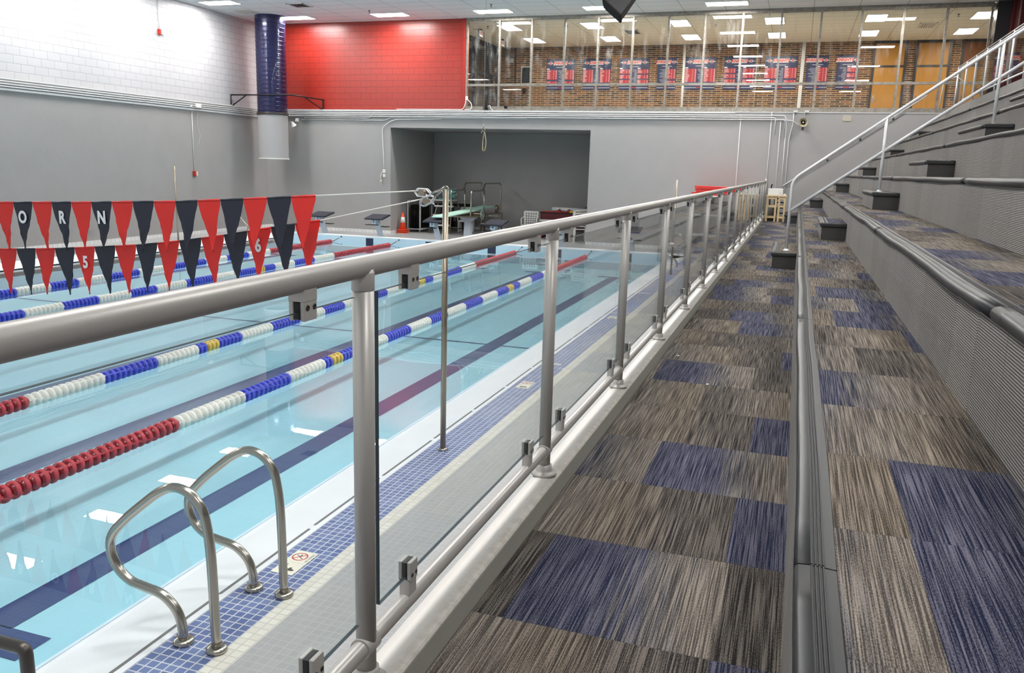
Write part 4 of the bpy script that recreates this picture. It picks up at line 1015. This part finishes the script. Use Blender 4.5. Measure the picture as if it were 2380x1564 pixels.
# ------------------------------------------------------------------ starting blocks
m_blk = pmat('pale_blue_gray_block_paint', srgb(196, 206, 218), .4); m_tread = pmat('dark_blue_gray_tread', srgb(58, 58, 70), .6)
def block(i, x, label):
    y = 25.02; t = thing('starting_block', label, 'starting block', (x, y, ZD), 'starting blocks')
    b = MB()   # slanted post leaning towards the pool at its top
    p0, p1 = Vector((x+.04,y+.12,ZD)), Vector((x-.06,y-.02,-.56))
    for (hx, hy) in ((.075,.05),):
        A = [b.bm.verts.new(p0+Vector(v)) for v in ((-.085,-hy,0),(.085,-hy,0),(.085,hy,0),(-.085,hy,0))]; B = [b.bm.verts.new(p1+Vector(v)) for v in ((-hx,-hy,0),(hx,-hy,0),(hx,hy,0),(-hx,hy,0))]
        b.face(A[::-1]); b.face(B)
        for k in range(4): b.face([A[k],A[(k+1)%4],B[(k+1)%4],B[k]])
    b.box(x-.14,x+.14,y-.06,y+.3,ZD,ZD+.015); b.build('post', m_blk, t)
    R = Matrix.Rotation(math.radians(11),3,'X'); c = Vector((x-.02,y-.02,-.47))
    b = MB(); b.obox(c, (.66,.62,.045), R, .008); b.build('platform', pmat('navy_platform', srgb(30,32,48), .5), t)
    b = MB()
    for k in range(6): b.obox(c+R @ Vector((0,-.25+k*.10,.027)), (.63,.075,.012), R, .003)
    b.build('tread_strips', m_tread, t)
    b = MB(); b.box(x-.14,x+.02,y-.22,y+.1,-.68,-.52); pl = b.build('number_box', m_blk, t)
    b = MB(); b.mesh(text_mesh(str(i), .13, .002, .003), frame((x-.06, y-.222, -.60), (1,0,0), (0,0,1))); b.build('number', m_navy_tgt, pl)
    b = MB(); b.box(x-.38,x+.06,y-.2,y-.08,-.735,-.715); b.build('grip_bar', m_black, t)
    b = MB(); b.box(x-.16,x+.28,y+.08,y+.3,-.80,-.78); b.build('step', m_black, t)
BLL = ['starting block half hidden by the end flags, farthest from the gallery', 'starting block numbered 2 standing clear before the gray wall beside the cone', 'starting block numbered 3 just beside the brown flag pole', 'starting block numbered 4 in front of the diving board stand', 'starting block behind the railing before the stacked white chairs', 'starting block nearest the gallery, seen through the guard glass']
for i, x in enumerate((-15.25, -13.13, -11.02, -8.93, -6.79, -4.62)): block(i+1, x, BLL[i])

# ------------------------------------------------------------------ diving board stand in front of the recess
t = thing('diving_board_stand', 'springboard with pale mint board, steel guard rails and pale blue pedestal before the recess', 'diving board', (-10.75, 27.4, ZD))
m_mint = pmat('mint_board', srgb(186, 226, 208), .5)
BX0 = -10.86
def bz(y): return -.36+(y-24.9)*.035
b = MB()
prof = [(24.85,-.02),(25.0,.0),(29.4,.0),(29.4,.05),(25.0,.03),(24.85,.01)]
b.prism([(y, bz(y)+d) for y, d in prof], BX0-.25, BX0+.25, 'X'); b.build('board', m_mint, t)
b = MB(); A = [(-.13,-.1),(.13,-.1),(.13,.1),(-.13,.1)]; Bq = [(-.11,-.09),(.11,-.09),(.11,.09),(-.11,.09)]
va = [b.bm.verts.new((BX0+.05+x,27.3+y,ZD)) for x, y in A]; vb = [b.bm.verts.new((BX0+.05+x,27.3+y,-.62)) for x, y in Bq]; vc = [b.bm.verts.new((BX0+.05+x*2.6,27.3+y*1.6,-.50)) for x, y in Bq]; vd = [b.bm.verts.new((BX0+.05+x*2.6,27.3+y*1.6,-.46)) for x, y in Bq]
for P_, Q_ in ((va,vb),(vb,vc),(vc,vd)):
    for k in range(4): b.face([P_[k],P_[(k+1)%4],Q_[(k+1)%4],Q_[k]])
b.face(va[::-1]); b.face(vd); b.build('pedestal', m_blk, t)
b = MB(); b.box(BX0-.42,BX0+.45,26.7,28.3,-.46,-.42); b.box(BX0-.36,BX0-.3,26.4,29.6,-.44,-.39); b.box(BX0+.3,BX0+.36,26.4,29.6,-.44,-.39); b.tube([(BX0-.4,27.5,-.36),(BX0+.45,27.5,-.36)], .05, 12); b.build('base_frame', m_ss_brown, t)
b = MB(); b.tube([(BX0+.25,27.5,-.38),(BX0+.52,27.5,-.38)], .02, 8); n = 16
b.tube([(BX0+.5,27.5+.16*math.cos(2*PI*k/n),-.38+.16*math.sin(2*PI*k/n)) for k in range(n+1)], .014, 6)
for k in range(4): b.tube([(BX0+.5,27.5,-.38),(BX0+.5,27.5+.16*math.cos(k*PI/2),-.38+.16*math.sin(k*PI/2))], .01, 6)
b.build('fulcrum_wheel', pmat('mint_steel', srgb(168,190,180), .4), t)
b = MB(); b.lathe([(.06,-.04),(.16,-.03),(.16,.03),(.06,.04)], (BX0+.38,29.35,-.26), 'X', 24, True); b.build('anchor_wheel', m_ss_brown, t)
for s_ in (-.37, .37):
    x = BX0+s_
    b = MB(); b.tube(rounded([(x,26.7,-.42),(x,26.75,.44),(x,27.9,.44),(x,28.05,.68),(x,29.7,.68),(x,29.75,-.42),(x,29.55,-.45)], .10, 6), .028, 12)
    b.tube([(x,28.0,.46),(x,28.0,-.42)], .022, 10); b.build('guard_rail', m_ss, t)
for y in (29.62, 30.0):
    b = MB(); b.tube([(BX0-.35,y,ZD),(BX0-.35,y,-.42)], .025, 8); b.tube([(BX0+.35,y,ZD),(BX0+.35,y,-.42)], .025, 8); b.build('rear_leg', m_ss_brown, t)
b = MB(); b.box(BX0-.34,BX0+.34,29.55,29.75,-.86,-.83); b.box(BX0-.34,BX0+.34,29.58,29.78,-.55,-.52); b.build('rung', m_white_pl, t)

# hanging spotting strap
t = thing('hanging_strap', 'loop of tan webbing hanging on a thin wire in front of the recess', 'strap', (-8.6, 22.6, ZC))
hx, hy = -8.53, 22.6
b = MB(); b.tube([(hx,hy,ZC),(hx,hy,2.42)], .004, 5); b.build('wire', m_conduit, t)
b = MB(); n = 10; b.tube([(hx+.045*math.cos(2*PI*k/n),hy,2.31+.06*math.sin(2*PI*k/n)) for k in range(n+1)], .012, 6); b.tube([(hx,hy,2.44),(hx,hy,2.37)], .014, 8); b.tube([(hx-.03,hy,2.27),(hx-.07,hy,2.21)], .014, 6); b.build('snap_hook', m_ss, t)
b = MB(); P_ = smoothpath([(hx+.03,hy,2.25),(hx+.075,hy,1.98),(hx+.06,hy,1.79),(hx+.02,hy,1.71),(hx-.02,hy,1.77),(hx-.015,hy,2.0),(hx+.02,hy,2.25)], 5)
for a, c in zip(P_, P_[1:]):
    for s_ in (-.006, .006): b.quad(a+Vector((s_,-.025,0)), c+Vector((s_,-.025,0)), c+Vector((s_,.025,0)), a+Vector((s_,.025,0)))
b.build('webbing', pmat('tan_webbing', srgb(196,184,150), .8), t)

# teal lifeguard chair
t = thing('lifeguard_chair', 'tall steel lifeguard chair with teal shell seat in the recess', 'chair', (-12.2, 28.5, ZD))
m_teal = pmat('teal_plastic', srgb(92, 160, 156), .45)
cx, cy, zs = -12.12, 28.5, .06
b = MB(); prof = [(-.27,-.02),(-.2,.0),(.1,-.03),(.2,.02),(.25,.12),(.28,.34),(.27,.36),(.23,.14),(.18,.05),(.1,.0),(-.2,.03),(-.27,.01)]
for k in range(8):
    x0, x1 = cx-.22+k*.055, cx-.22+(k+1)*.055; e = lambda x: .35*((x-cx)/.22)**2*.12
    A = [b.bm.verts.new((x0*.35+x0*.65, cy+p, zs+z+e(x0))) for p, z in prof]; B = [b.bm.verts.new((x1, cy+p, zs+z+e(x1))) for p, z in prof]
    for i in range(len(prof)): b.face([A[i],A[(i+1)%len(prof)],B[(i+1)%len(prof)],B[i]])
b.build('shell_seat', m_teal, t)
for sx in (-1, 1):
    for (y0, y1, z1) in ((cy-.75, cy-.2, .02), (cy+.55, cy+.2, .3)):
        b = MB(); b.tube(rounded([(cx+sx*.42,y0,ZD),(cx+sx*.27,y1,z1-.1),(cx+sx*.27,y1+.02,z1)], .05), .021, 8); b.build('leg', m_ss_brown, t)
    b = MB(); b.tube(rounded([(cx+sx*.27,cy-.25,.04),(cx+sx*.27,cy-.24,.27),(cx+sx*.27,cy+.24,.30),(cx+sx*.27,cy+.26,.0)], .06), .018, 8); b.build('armrest', m_ss_brown, t)
for z, y in ((-.85,-.62),(-.5,-.44),(-.18,-.3)):
    b = MB(); b.box(cx-.36,cx+.36,cy+y-.06,cy+y+.06,z-.025,z+.025); b.build('step', m_white_pl, t)
b = MB(); b.box(cx-.62,cx+.3,cy-.42,cy+.28,.015,.05); b.build('foot_platform', m_white_pl, t)
b = MB(); b.tube([(cx-.4,cy+.5,-1.0),(cx+.4,cy+.5,-1.0)], .018, 8); b.tube([(cx+.40,cy-.7,-1.0),(cx+.42,cy+.5,-1.0)], .018, 8); b.tube([(cx-.40,cy-.7,-1.0),(cx-.42,cy+.5,-1.0)], .018, 8); b.build('brace', m_ss_brown, t)

# white plastic armchairs
def chair(name, label, loc, rot, mat, group):
    """one stacking armchair built at the origin facing -Y"""
    t = thing(name, label, 'chair', (0,0,0), group)
    b = MB(); n = 5
    for k in range(n): b.box(-.21+k*.084+.008,-.21+(k+1)*.084-.008,-.22,.2,.41,.432)
    b.box(-.23,.23,-.25,-.21,.37,.435,.008); b.box(-.23,-.20,-.22,.22,.405,.435); b.box(.20,.23,-.22,.22,.405,.435); b.box(-.22,.22,.19,.22,.405,.435); b.build('seat', mat, t)
    R = Matrix.Rotation(math.radians(-14),3,'X')
    def B(u, v, d=0): return Vector((0,.2,.43)) + R @ Vector((u*(1+.18*v/.45), d+.02*(u/.2)**2*-1, v))
    b = MB()
    for k in range(6):
        u = -.19+k*.076; b.tube([B(u,0),B(u,.44)], .016, 6)
    for v in (.0,.09,.17,.25,.33,.41,.455): b.tube([B(-.2,v),B(0,v,.012),B(.2,v)], .018 if v < .44 else .026, 6)
    b.tube([B(-.215,-.02),B(-.215,.45)], .02, 8); b.tube([B(.215,-.02),B(.215,.45)], .02, 8); b.build('backrest', mat, t)
    for sx in (-1, 1):
        b = MB(); b.prism([(sx*.20,-.20),(sx*.27,-.26),(sx*.27,-.21),(sx*.24,-.16)], 0, .43, 'Z'); b.build('leg', mat, t)
        b = MB(); b.prism([(sx*.19,.17),(sx*.25,.20),(sx*.27,.28),(sx*.22,.25)], 0, .43, 'Z'); b.build('leg', mat, t)
        b = MB(); b.tube(rounded([(sx*.265,-.235,.40),(sx*.275,-.23,.645),(sx*.285,.12,.66),(sx*.25,.285,.70)], .07), .021, 8); b.build('arm', mat, t)
    t.location = loc; t.rotation_euler = (0,0,rot); return t
c0 = chair('plastic_armchair', 'white plastic armchair standing alone before the back wall of the recess', (-8.86, 28.3, ZD+.001), .15, m_white_pl, 'white plastic armchairs')
dup(c0, (-11.57, 29.0, ZD+.001), .2, 'white plastic armchair half hidden behind the springboard pedestal')
STK = ['lowest', 'second', 'third', 'fourth', 'fifth']
for k in range(5):
    dup(c0, (-6.86+.0*k, 27.55-.035*k*-1, ZD+.001+.095*k), -1.25, '%s chair of the white stack at the recess corner%s' % (STK[k], ', counted from the floor' if k else ''))

# maroon storage bench with swim gear
m_maroon = pmat('maroon_vinyl', srgb(98, 22, 26), .5)
t = thing('storage_bench', 'maroon box bench along the recess back wall between the white chairs', 'bench', (-7.75, 28.9, ZD))
b = MB(); b.box(-8.6,-6.75,28.7,29.3,-.85,-.29,.01); b.build('box', m_maroon, t)
b = MB(); b.box(-8.62,-6.73,28.66,29.32,-.29,-.25,.006); b.build('lid', pmat('dark_lid', srgb(48,30,32), .6), t)
for x in (-8.5, -6.85):
    b = MB(); b.box(x-.05,x+.05,28.75,29.25,ZD,-.85); b.build('leg', m_black, t)
b = MB(); b.box(-6.98,-6.72,28.7,29.3,-.25,-.03); tag(b.build('maroon_block', m_maroon), 'maroon foam block at the corner end of the bench', 'block')
b = MB(); b.tube([(-8.25,29.0,-.155),(-7.0,29.0,-.155)], .075, 16); o = b.build('rolled_cover', m_white_pl); tag(o, 'long white roll lying on top of the maroon bench', 'roll')
b = MB(); b.tube([(-8.55,28.72,-.235),(-7.6,28.72,-.235)], .018, 8); o = b.build('red_pole', pmat('bright_red_plastic', srgb(205, 40, 34), .4)); tag(o, 'bright red pole lying along the front edge of the maroon bench', 'pole')
for x, w, l in ((-7.42,.22,'larger yellow foam piece on the dark lid'), (-7.16,.14,'smaller yellow foam piece on the dark lid')):
    b = MB(); b.box(x-w/2,x+w/2,28.69,28.8,-.25,-.19,.015); tag(b.build('yellow_float', pmat('yellow_foam', srgb(232,190,40), .6)), l+' of the maroon bench', 'float', 'yellow foam pieces')
for x, l in ((-7.95, 'red strap bundle'), (-7.6, 'small red fin')):
    b = MB(); b.prism([(x-.06,-.25),(x+.06,-.25),(x+.02,-.12),(x-.05,-.16)], 28.84, 28.9); tag(b.build('swim_gear', m_red), l+' lying on the maroon bench before the white roll', 'swim gear', 'red gear on the bench')
b = MB(); b.box(-8.54,-7.25,28.1,28.5,-.66,-.60,.005); b.box(-8.45,-8.35,28.15,28.45,ZD,-.66); b.box(-7.4,-7.3,28.15,28.45,ZD,-.66); tag(b.build('low_bench', m_maroon), 'low maroon bench in front of the maroon box bench', 'bench')
b = MB(); b.tube([(-8.5,28.3,-.545),(-7.4,28.3,-.545)], .055, 14); tag(b.build('rolled_cover', m_white_pl), 'white roll lying on the low maroon bench', 'roll')

# touch pad cart
t = thing('touch_pad_cart', 'white pipe cart on casters holding dark timing pads at the recess corner', 'cart', (-13.2, 28.1, ZD))
b = MB(); r = .03
for y in (27.75, 28.75):
    b.tube([(-13.36,y,-1.03),(-13.36,y,-.03),(-12.86,y,-.03),(-12.86,y,-1.03),(-13.36,y,-1.03)], r, 8)
b.tube([(-13.36,27.75,-.03),(-13.36,28.75,-.03)], r, 8); b.tube([(-12.86,27.75,-1.03),(-12.86,28.75,-1.03)], r, 8); b.tube([(-12.90,27.78,-.03),(-12.90,27.78,-1.03)], .018, 8); b.tube([(-13.36,27.75,-1.03),(-13.36,28.75,-1.03)], r, 8); b.build('pipe_frame', m_white_pl, t)
for x in (-13.32, -12.88):
    for y in (27.75, 28.75):
        b = MB(); b.lathe([(.035,-.015),(.035,.015)], (x,y,ZD+.037), 'X', 12); b.tube([(x,y,ZD+.04),(x,y,-1.03)], .012, 6); b.build('caster', m_cream, t)
for k in range(6):
    x = -13.27+k*.065
    b = MB(); b.box(x,x+.03,27.82,28.68,-1.0,-.16,.004); o = b.build('timing_pad', m_black)
    tag(o, 'dark timing pad standing in the white cart, %s from the recess wall' % ORD[k], 'timing pad', 'timing pads in the cart')
    b = MB(); b.tube([(x+.015,27.82,-.3),(x+.02,27.795,-.45-.02*k),(x+.015,27.82,-.6)], .012, 6); b.build('cable', m_steel_dk, o)
m_padgray = pmat('gray_pad_panel', srgb(120,120,122), .6)
for k, (x, y) in enumerate(((-12.62, 29.2), (-11.95, 29.7))):
    b = MB(); R = Matrix.Rotation(math.radians(-12),3,'X'); b.obox((x-.1*k,y,-.62), (.74,.04,.98), R, .005); o = b.build('leaning_pad', m_black)
    tag(o, 'black pad with gray T shapes leaning in the recess, %s' % ('closer to the white cart' if k == 0 else 'closer to the teal chair'), 'pad', 'leaning pads')
    b = MB(); b.obox(Vector((x-.1*k,y-.022,-.62))+R @ Vector((-.2,0,.2)), (.24,.004,.36), R); b.obox(Vector((x-.1*k,y-.022,-.62))+R @ Vector((.2,0,.2)), (.24,.004,.36), R); b.obox(Vector((x-.1*k,y-.022,-.62))+R @ Vector((-.24,0,-.05)), (.12,.004,.3), R); b.build('gray_patch', m_padgray, o)
    b = MB()
    for q in range(5): b.obox(Vector((x-.1*k,y-.023,-.62))+R @ Vector((-.1,0,-.2-.06*q)), (.3,.006,.012), R)
    b.build('slot_lines', m_padgray, o)
# traffic cones (stack of two)
m_org = pmat('orange_cone_plastic', srgb(236, 72, 34), .45)
for k in range(3):
    z = ZD+.052*k; t = thing('traffic_cone', ('lowest orange traffic cone of the stack beside the cart, only its base showing', 'middle orange traffic cone of the stack beside the cart, squeezed between two bases', 'uppermost orange traffic cone with a white band, stacked beside the cart')[k], 'cone', (-13.20, 27.02, z), 'traffic cones')
    b = MB(); b.box(-13.36,-13.04,26.86,27.18,z,z+.035,.01); b.lathe([(.125,z+.035),(.03,z+.62),(.026,z+.62),(.115,z+.035)], (-13.20,27.02,0), 'Z', 22, True); b.build('body', m_org, t)
    b = MB(); b.lathe([(.092,z+.27),(.060,z+.46),(.057,z+.46),(.089,z+.27)], (-13.20,27.02,0), 'Z', 22, True); b.build('white_band', m_white_pl, t)

# ------------------------------------------------------------------ stools with box at the end of the gallery
def stool(x0, x1, y0, y1, label):
    t = thing('wooden_stool', label, 'stool', ((x0+x1)/2, y0, 0), 'pine stools'); zt = .715
    b = MB(); b.box(x0-.02,x1+.02,y0-.02,y1+.02,zt-.03,zt,.004); b.build('seat', m_pine, t)
    for x in (x0, x1-.045):
        for y in (y0, y1-.045):
            b = MB(); b.box(x,x+.045,y,y+.045,0,zt-.03); b.build('leg', m_pine, t)
    for z in (.12, .42, .64):
        b = MB(); b.box(x0+.045,x1-.045,y0+.01,y0+.035,z-.025,z+.025); b.box(x0+.045,x1-.045,y1-.035,y1-.01,z-.025,z+.025); b.box(x0+.01,x0+.035,y0+.045,y1-.045,z-.025,z+.025); b.box(x1-.035,x1-.01,y0+.045,y1-.045,z-.025,z+.025); b.build('rail', m_pine, t)
stool(-.77, -.50, 24.35, 24.75, 'pine stool right beside the end of the glass railing')
stool(-.455, -.265, 24.35, 24.75, 'pine stool between the other stool and the white handrail post')
b = MB(); b.box(-.75,-.36,24.42,24.72,.718,.90,.006); o = b.build('white_box', m_white_pl); tag(o, 'white carton lying across the two pine stools', 'box')
b = MB(); b.box(-.46,-.39,24.419,24.4215,.73,.80); b.build('gray_label', m_conduit, o)
b = MB(); b.box(-.345,-.275,24.4,24.55,.718,.765,.006); tag(b.build('small_box', m_white_pl), 'small white case on the pine stool beside the white carton', 'box')
t = thing('waste_bin', 'gray round waste bin under the pine stool beside the railing end', 'bin', (-.62, 25.0, 0))
b = MB(); b.lathe([(.12,.0),(.15,.36),(.158,.37),(.15,.37),(.14,.36),(.112,.015)], (-.62,25.0,0), 'Z', 22, True); b.lathe([(.002,.004),(.118,.004)], (-.62,25.0,0), 'Z', 22); b.build('body', pmat('gray_bin_plastic', srgb(150,150,150), .4), t)
t = thing('folding_stand', 'black folding metal stand behind the pine stools', 'stand', (-.3, 25.5, 0))
b = MB()
for x in (-.58, -.3):
    b.tube([(x,25.2,.01),(x,25.7,.68)], .014, 6); b.tube([(x,25.7,.01),(x,25.2,.68)], .014, 6)
for z, y in ((.35,25.3),(.5,25.34),(.2,25.3),(.6,25.6)): b.tube([(-.58,y,z),(-.3,y,z)], .018, 6)
b.build('frame', m_black, t)
t = thing('monitor', 'thin black screen standing on edge beside the last railing post', 'screen', (-.72, 25.9, 0))
b = MB(); b.obox((-.72,25.75,.86), (.03,.34,.30), Matrix.Rotation(.15,3,'Y'), .01); b.build('panel', m_black, t)
b = MB(); b.tube([(-.72,25.75,.0),(-.72,25.75,.75)], .018, 8); b.lathe([(.14,.0),(.14,.02)], (-.72,25.75,0), 'Z', 16); b.build('stand', m_black, t)
# red boards stacked on a rack behind the railing
t = thing('storage_rack', 'gray rack on the deck at the end wall carrying the red boards', 'rack', (-2.2, 26.0, ZD))
b = MB()
for x in (-3.0, -1.3):
    for y in (25.75, 26.35): b.box(x-.02,x+.02,y-.02,y+.02,ZD,.62)
b.build('uprights', m_conduit, t)
for z in (-.6, .0, .58):
    b = MB(); b.box(-3.03,-1.27,25.72,26.38,z,z+.03); b.build('shelf', m_white_pl, t)
rd = random.Random(2)
for k in range(6):
    x = -2.2+rd.uniform(-.08,.08)
    b = MB(); b.obox((x,26.0,.635+.045*k), (1.45,.5,.040), Matrix.Rotation(rd.uniform(-.02,.06),3,'Z') @ Matrix.Rotation(.012*(1 if k > 3 else 0),3,'Y'), .006)
    tag(b.build('red_board', pmat('bright_red_board', srgb(214, 42, 34), .45)), 'flat red board in the pile behind the railing, %s from the rack shelf' % ORD[k], 'board', 'red boards on the rack')
b = MB(); b.obox((-.28,1.98,.004), (.012,.004,.004), Matrix.Rotation(.4,3,'Z'), .001); tag(b.build('yellow_crumb', pmat('yellow_crumb', srgb(220,180,50), .6)), 'tiny yellow crumb on the patterned carpet before the lowest riser', 'crumb')
for x, y, l in ((-.70, 5.9, 'tiny white paper scrap on the carpet beside the curb'), (-.42, 5.15, 'tiny white paper scrap on the carpet further from the curb')):
    b = MB(); b.obox((x,y,.006), (.016,.012,.008), Matrix.Rotation(.7,3,'Z'), .002); tag(b.build('paper_scrap', m_white_pl), l, 'scrap')

# ------------------------------------------------------------------ light of the rest of the hall, camera, view
w = bpy.data.worlds.new('hall_behind'); sc.world = w; w.use_nodes = True
bg = w.node_tree.nodes['Background']; bg.inputs[0].default_value = (.95, .97, 1.0, 1); bg.inputs[1].default_value = .55
F, YAW, PITCH, ROLL, H = 1930.0, .3209, -.2019, .0278, 1.304
fw = Vector((-math.sin(YAW)*math.cos(PITCH), math.cos(YAW)*math.cos(PITCH), math.sin(PITCH)))
r0 = Vector((math.cos(YAW), math.sin(YAW), 0)); u0 = r0.cross(fw)
rr = r0*math.cos(ROLL)+u0*math.sin(ROLL); uu = -r0*math.sin(ROLL)+u0*math.cos(ROLL)
cam = bpy.data.cameras.new('camera'); co = bpy.data.objects.new('camera', cam); COL.objects.link(co)
cam.sensor_width = 36; cam.sensor_fit = 'HORIZONTAL'; cam.lens = F*36/2380; cam.clip_start = .05; cam.clip_end = 200
M = Matrix((rr, uu, -fw)).transposed().to_4x4(); M.translation = (0,0,H); co.matrix_world = M
sc.camera = co
vs = sc.view_settings; vs.view_transform = 'Standard'; vs.look = 'None'; vs.gamma = 1; vs.use_curve_mapping = False; vs.exposure = 0.0
cy_ = sc.cycles
cy_.max_bounces = 7; cy_.diffuse_bounces = 3; cy_.glossy_bounces = 4; cy_.transmission_bounces = 4; cy_.transparent_max_bounces = 24
cy_.caustics_reflective = False; cy_.caustics_refractive = False; cy_.sample_clamp_indirect = 6.0
cy_.use_denoising = True; cy_.use_adaptive_sampling = True; cy_.adaptive_threshold = .02
